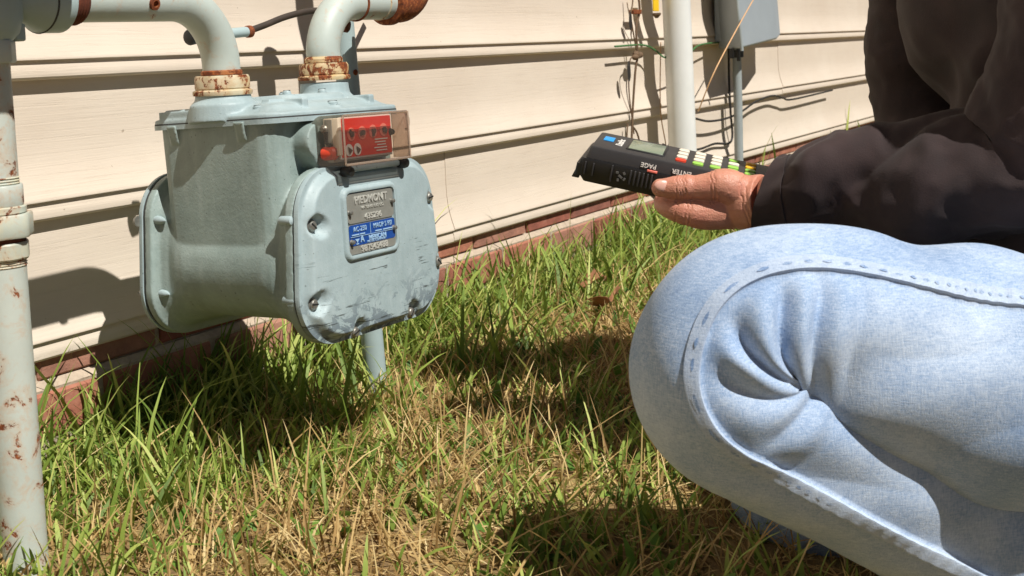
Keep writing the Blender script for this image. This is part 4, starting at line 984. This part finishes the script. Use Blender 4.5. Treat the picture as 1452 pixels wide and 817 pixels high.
# shoes
for a_, s in ((AN, 0), (ANR, 1)):
    mb = MB(); b_ = Vector((a_.x, a_.y, float(gz(a_.x, a_.y)) + .0))
    rs = []
    for f_, w_, h_ in ((-.075, .018, .05), (-.06, .034, .085), (-.01, .038, .10), (.05, .042, .078), (.11, .048, .058), (.16, .046, .046), (.19, .024, .03)):
        c = b_ + FW * f_; rs.append([c + LF * (w_ * math.cos(t)) + Vector((0, 0, max(0.0, h_ * .5 + h_ * .5 * math.sin(t)) if math.sin(t) > -.7 else 0.0)) for t in np.linspace(0, 2 * math.pi, 20, endpoint=False)])
    mb.rings(rs).build('shoe', M['shoe'], per, smooth=50)

# ------------------------------------------------------------------ grass
def blades(name, n, area, hfun, wfun, lean, mat, label, cat, seed, dens=None, curve=.6):
    r = np.random.default_rng(seed)
    x = r.uniform(area[0], area[1], n * 2); y = r.uniform(area[2], area[3], n * 2)
    if dens is not None:
        k = r.random(n * 2) < dens(x, y); x, y = x[k][:n], y[k][:n]
    else: x, y = x[:n], y[:n]
    n = len(x); z = gz(x, y) - .003
    h = hfun(x, y, r); wd = wfun(n, r) * .5; az = r.uniform(0, 2 * np.pi, n); ln = np.abs(r.normal(lean, lean * .6, n)); fa = az + np.pi / 2 + r.normal(0, .5, n)
    cu = r.uniform(.2, 1, n) * curve; lv = [0, .3, .62, .86, 1.0]; ws = [1, .95, .75, .42, 0]
    V = np.zeros((n, 9, 3)); var = np.zeros((n, 9)); base = r.random(n)
    for i, (l, w_) in enumerate(zip(lv, ws)):
        th = ln + cu * l * 1.3
        hx = h * l * np.sin(th * .75); hz = h * l * np.cos(np.minimum(th * .75, 1.5))
        cxp = x + np.cos(az) * hx; cyp = y + np.sin(az) * hx; czp = z + np.maximum(hz, .002)
        cyp = np.minimum(cyp, -.020)
        if i < 4:
            for s, j in ((-1, 2 * i), (1, 2 * i + 1)):
                V[:, j, 0] = cxp + s * np.cos(fa) * wd * w_; V[:, j, 1] = cyp + s * np.sin(fa) * wd * w_; V[:, j, 2] = czp + (.0 if s < 0 else wd * .5 * w_)
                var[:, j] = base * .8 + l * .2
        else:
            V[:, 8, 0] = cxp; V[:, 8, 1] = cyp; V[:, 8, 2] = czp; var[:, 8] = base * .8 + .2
    fq = np.array([[0, 1, 3, 2], [2, 3, 5, 4], [4, 5, 7, 6]]); me = bpy.data.meshes.new(name)
    off = (np.arange(n) * 9)[:, None]
    quads = (fq[None] + off[:, :, None]).reshape(-1, 4); tris = (np.array([[6, 7, 8]])[None] + off[:, :, None]).reshape(-1, 3)
    me.vertices.add(n * 9); me.vertices.foreach_set('co', V.reshape(-1))
    loops = np.concatenate([quads.reshape(-1), tris.reshape(-1)]); me.loops.add(len(loops)); me.loops.foreach_set('vertex_index', loops)
    nf = len(quads) + len(tris); me.polygons.add(nf)
    st_ = np.concatenate([np.arange(len(quads)) * 4, len(quads) * 4 + np.arange(len(tris)) * 3]); me.polygons.foreach_set('loop_start', st_)
    me.update(calc_edges=True); at = me.attributes.new('var', 'FLOAT', 'POINT'); at.data.foreach_set('value', var.reshape(-1))
    me.materials.append(mat); o = bpy.data.objects.new(name, me); COL.objects.link(o)
    me.polygons.foreach_set('use_smooth', [True] * nf)
    o['kind'] = 'stuff'; o['label'] = label; o['category'] = cat; return o
def clump(x, y): return .5 + .5 * np.sin(7.3 * x + 2.1 * np.sin(5 * y)) * np.sin(9.1 * y + 1.7 * np.sin(6 * x + 1))
near = lambda y: np.exp(y / .16)
def visible(x, y):   # keep blades where the camera or a step aside of it could see them
    return (y > -1.35 + .0 * x)
gh = lambda x, y, r: (.024 + .040 * near(y) * (.5 + clump(x, y)) + .022 * clump(x * 1.7, y * 1.7)) * r.lognormal(0, .38, len(x))
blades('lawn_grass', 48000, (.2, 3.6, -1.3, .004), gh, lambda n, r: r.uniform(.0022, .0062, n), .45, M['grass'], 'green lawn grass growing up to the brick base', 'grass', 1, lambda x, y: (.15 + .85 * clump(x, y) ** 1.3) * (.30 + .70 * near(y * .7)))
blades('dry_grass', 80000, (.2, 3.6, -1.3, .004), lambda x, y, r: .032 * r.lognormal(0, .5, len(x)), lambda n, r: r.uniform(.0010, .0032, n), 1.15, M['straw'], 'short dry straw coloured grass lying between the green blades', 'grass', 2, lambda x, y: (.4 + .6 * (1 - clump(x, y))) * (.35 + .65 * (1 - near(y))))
blades('far_grass', 36000, (3.4, 12, -3.2, .004), lambda x, y, r: (.04 + .05 * near(y)) * r.lognormal(0, .4, len(x)), lambda n, r: r.uniform(.004, .009, n), .55, M['grass'], 'green grass along the brick base far down the wall', 'grass', 3)
blades('far_dry_grass', 26000, (3.4, 12, -3.2, .004), lambda x, y, r: .045 * r.lognormal(0, .4, len(x)), lambda n, r: r.uniform(.003, .007, n), 1.1, M['straw'], 'dry straw coloured grass far down the wall', 'grass', 4)
blades('tall_grass', 420, (1.15, 3.0, -.30, .0), lambda x, y, r: r.uniform(.07, .15, len(x)), lambda n, r: r.uniform(.004, .0075, n), .4, M['grass'], 'tall green blades leaning against the brick base', 'grass', 5, lambda x, y: .3 + .7 * clump(x * 1.3, y))
blades('grass_tuft', 260, (2.28, 2.80, -.16, -.03), lambda x, y, r: r.uniform(.06, .15, len(x)), lambda n, r: r.uniform(.004, .008, n), .45, M['grass'], 'taller tuft of green grass against the bricks below the white conduit', 'grass', 15)
blades('straw_stalks', 1500, (.5, 3.2, -1.1, -.02), lambda x, y, r: r.uniform(.05, .13, len(x)), lambda n, r: r.uniform(.0012, .0028, n), 1.0, M['straw'], 'loose pale straw stalks lying over the lawn', 'straw', 6, curve=.25)
blades('weeds', 1500, (.6, 3.2, -1.1, -.02), lambda x, y, r: r.uniform(.016, .04, len(x)), lambda n, r: r.uniform(.009, .017, n), .9, M['weed'], 'small broad leaved weeds among the lawn grass', 'weed', 8)
def dead_leaf(p, s, rz, label):
    me = MB(); a = []
    for i in range(9):
        t = i / 8; w_ = s * .42 * math.sin(math.pi * min(1, t * .95 + .03)) * (1 + .25 * math.sin(i * 2.7)); a.append([(s * (t - .5), -w_, .010 * math.sin(t * 5) + .4 * w_), (s * (t - .5), 0, .004 * math.sin(t * 7)), (s * (t - .5), w_, .012 * math.sin(t * 4 + 1) + .3 * w_)])
    me.rings(a, (False, False), closed=False); o = me.build('dead_leaf', M['leaf'], smooth=60); o.location = p; o.rotation_euler = (random.uniform(-.4, .4), random.uniform(-.4, .4), rz)
    md = o.modifiers.new('thick', 'SOLIDIFY'); md.thickness = .0006; tag(o, label, 'leaf', 'dead leaves on the lawn')
dead_leaf((1.83, -.30, .035), .07, .6, 'curled brown dead leaf lying in the grass right of the gas meter')
dead_leaf((1.98, -.20, .032), .055, 2.1, 'small brown dead leaf in the grass near the brick base')
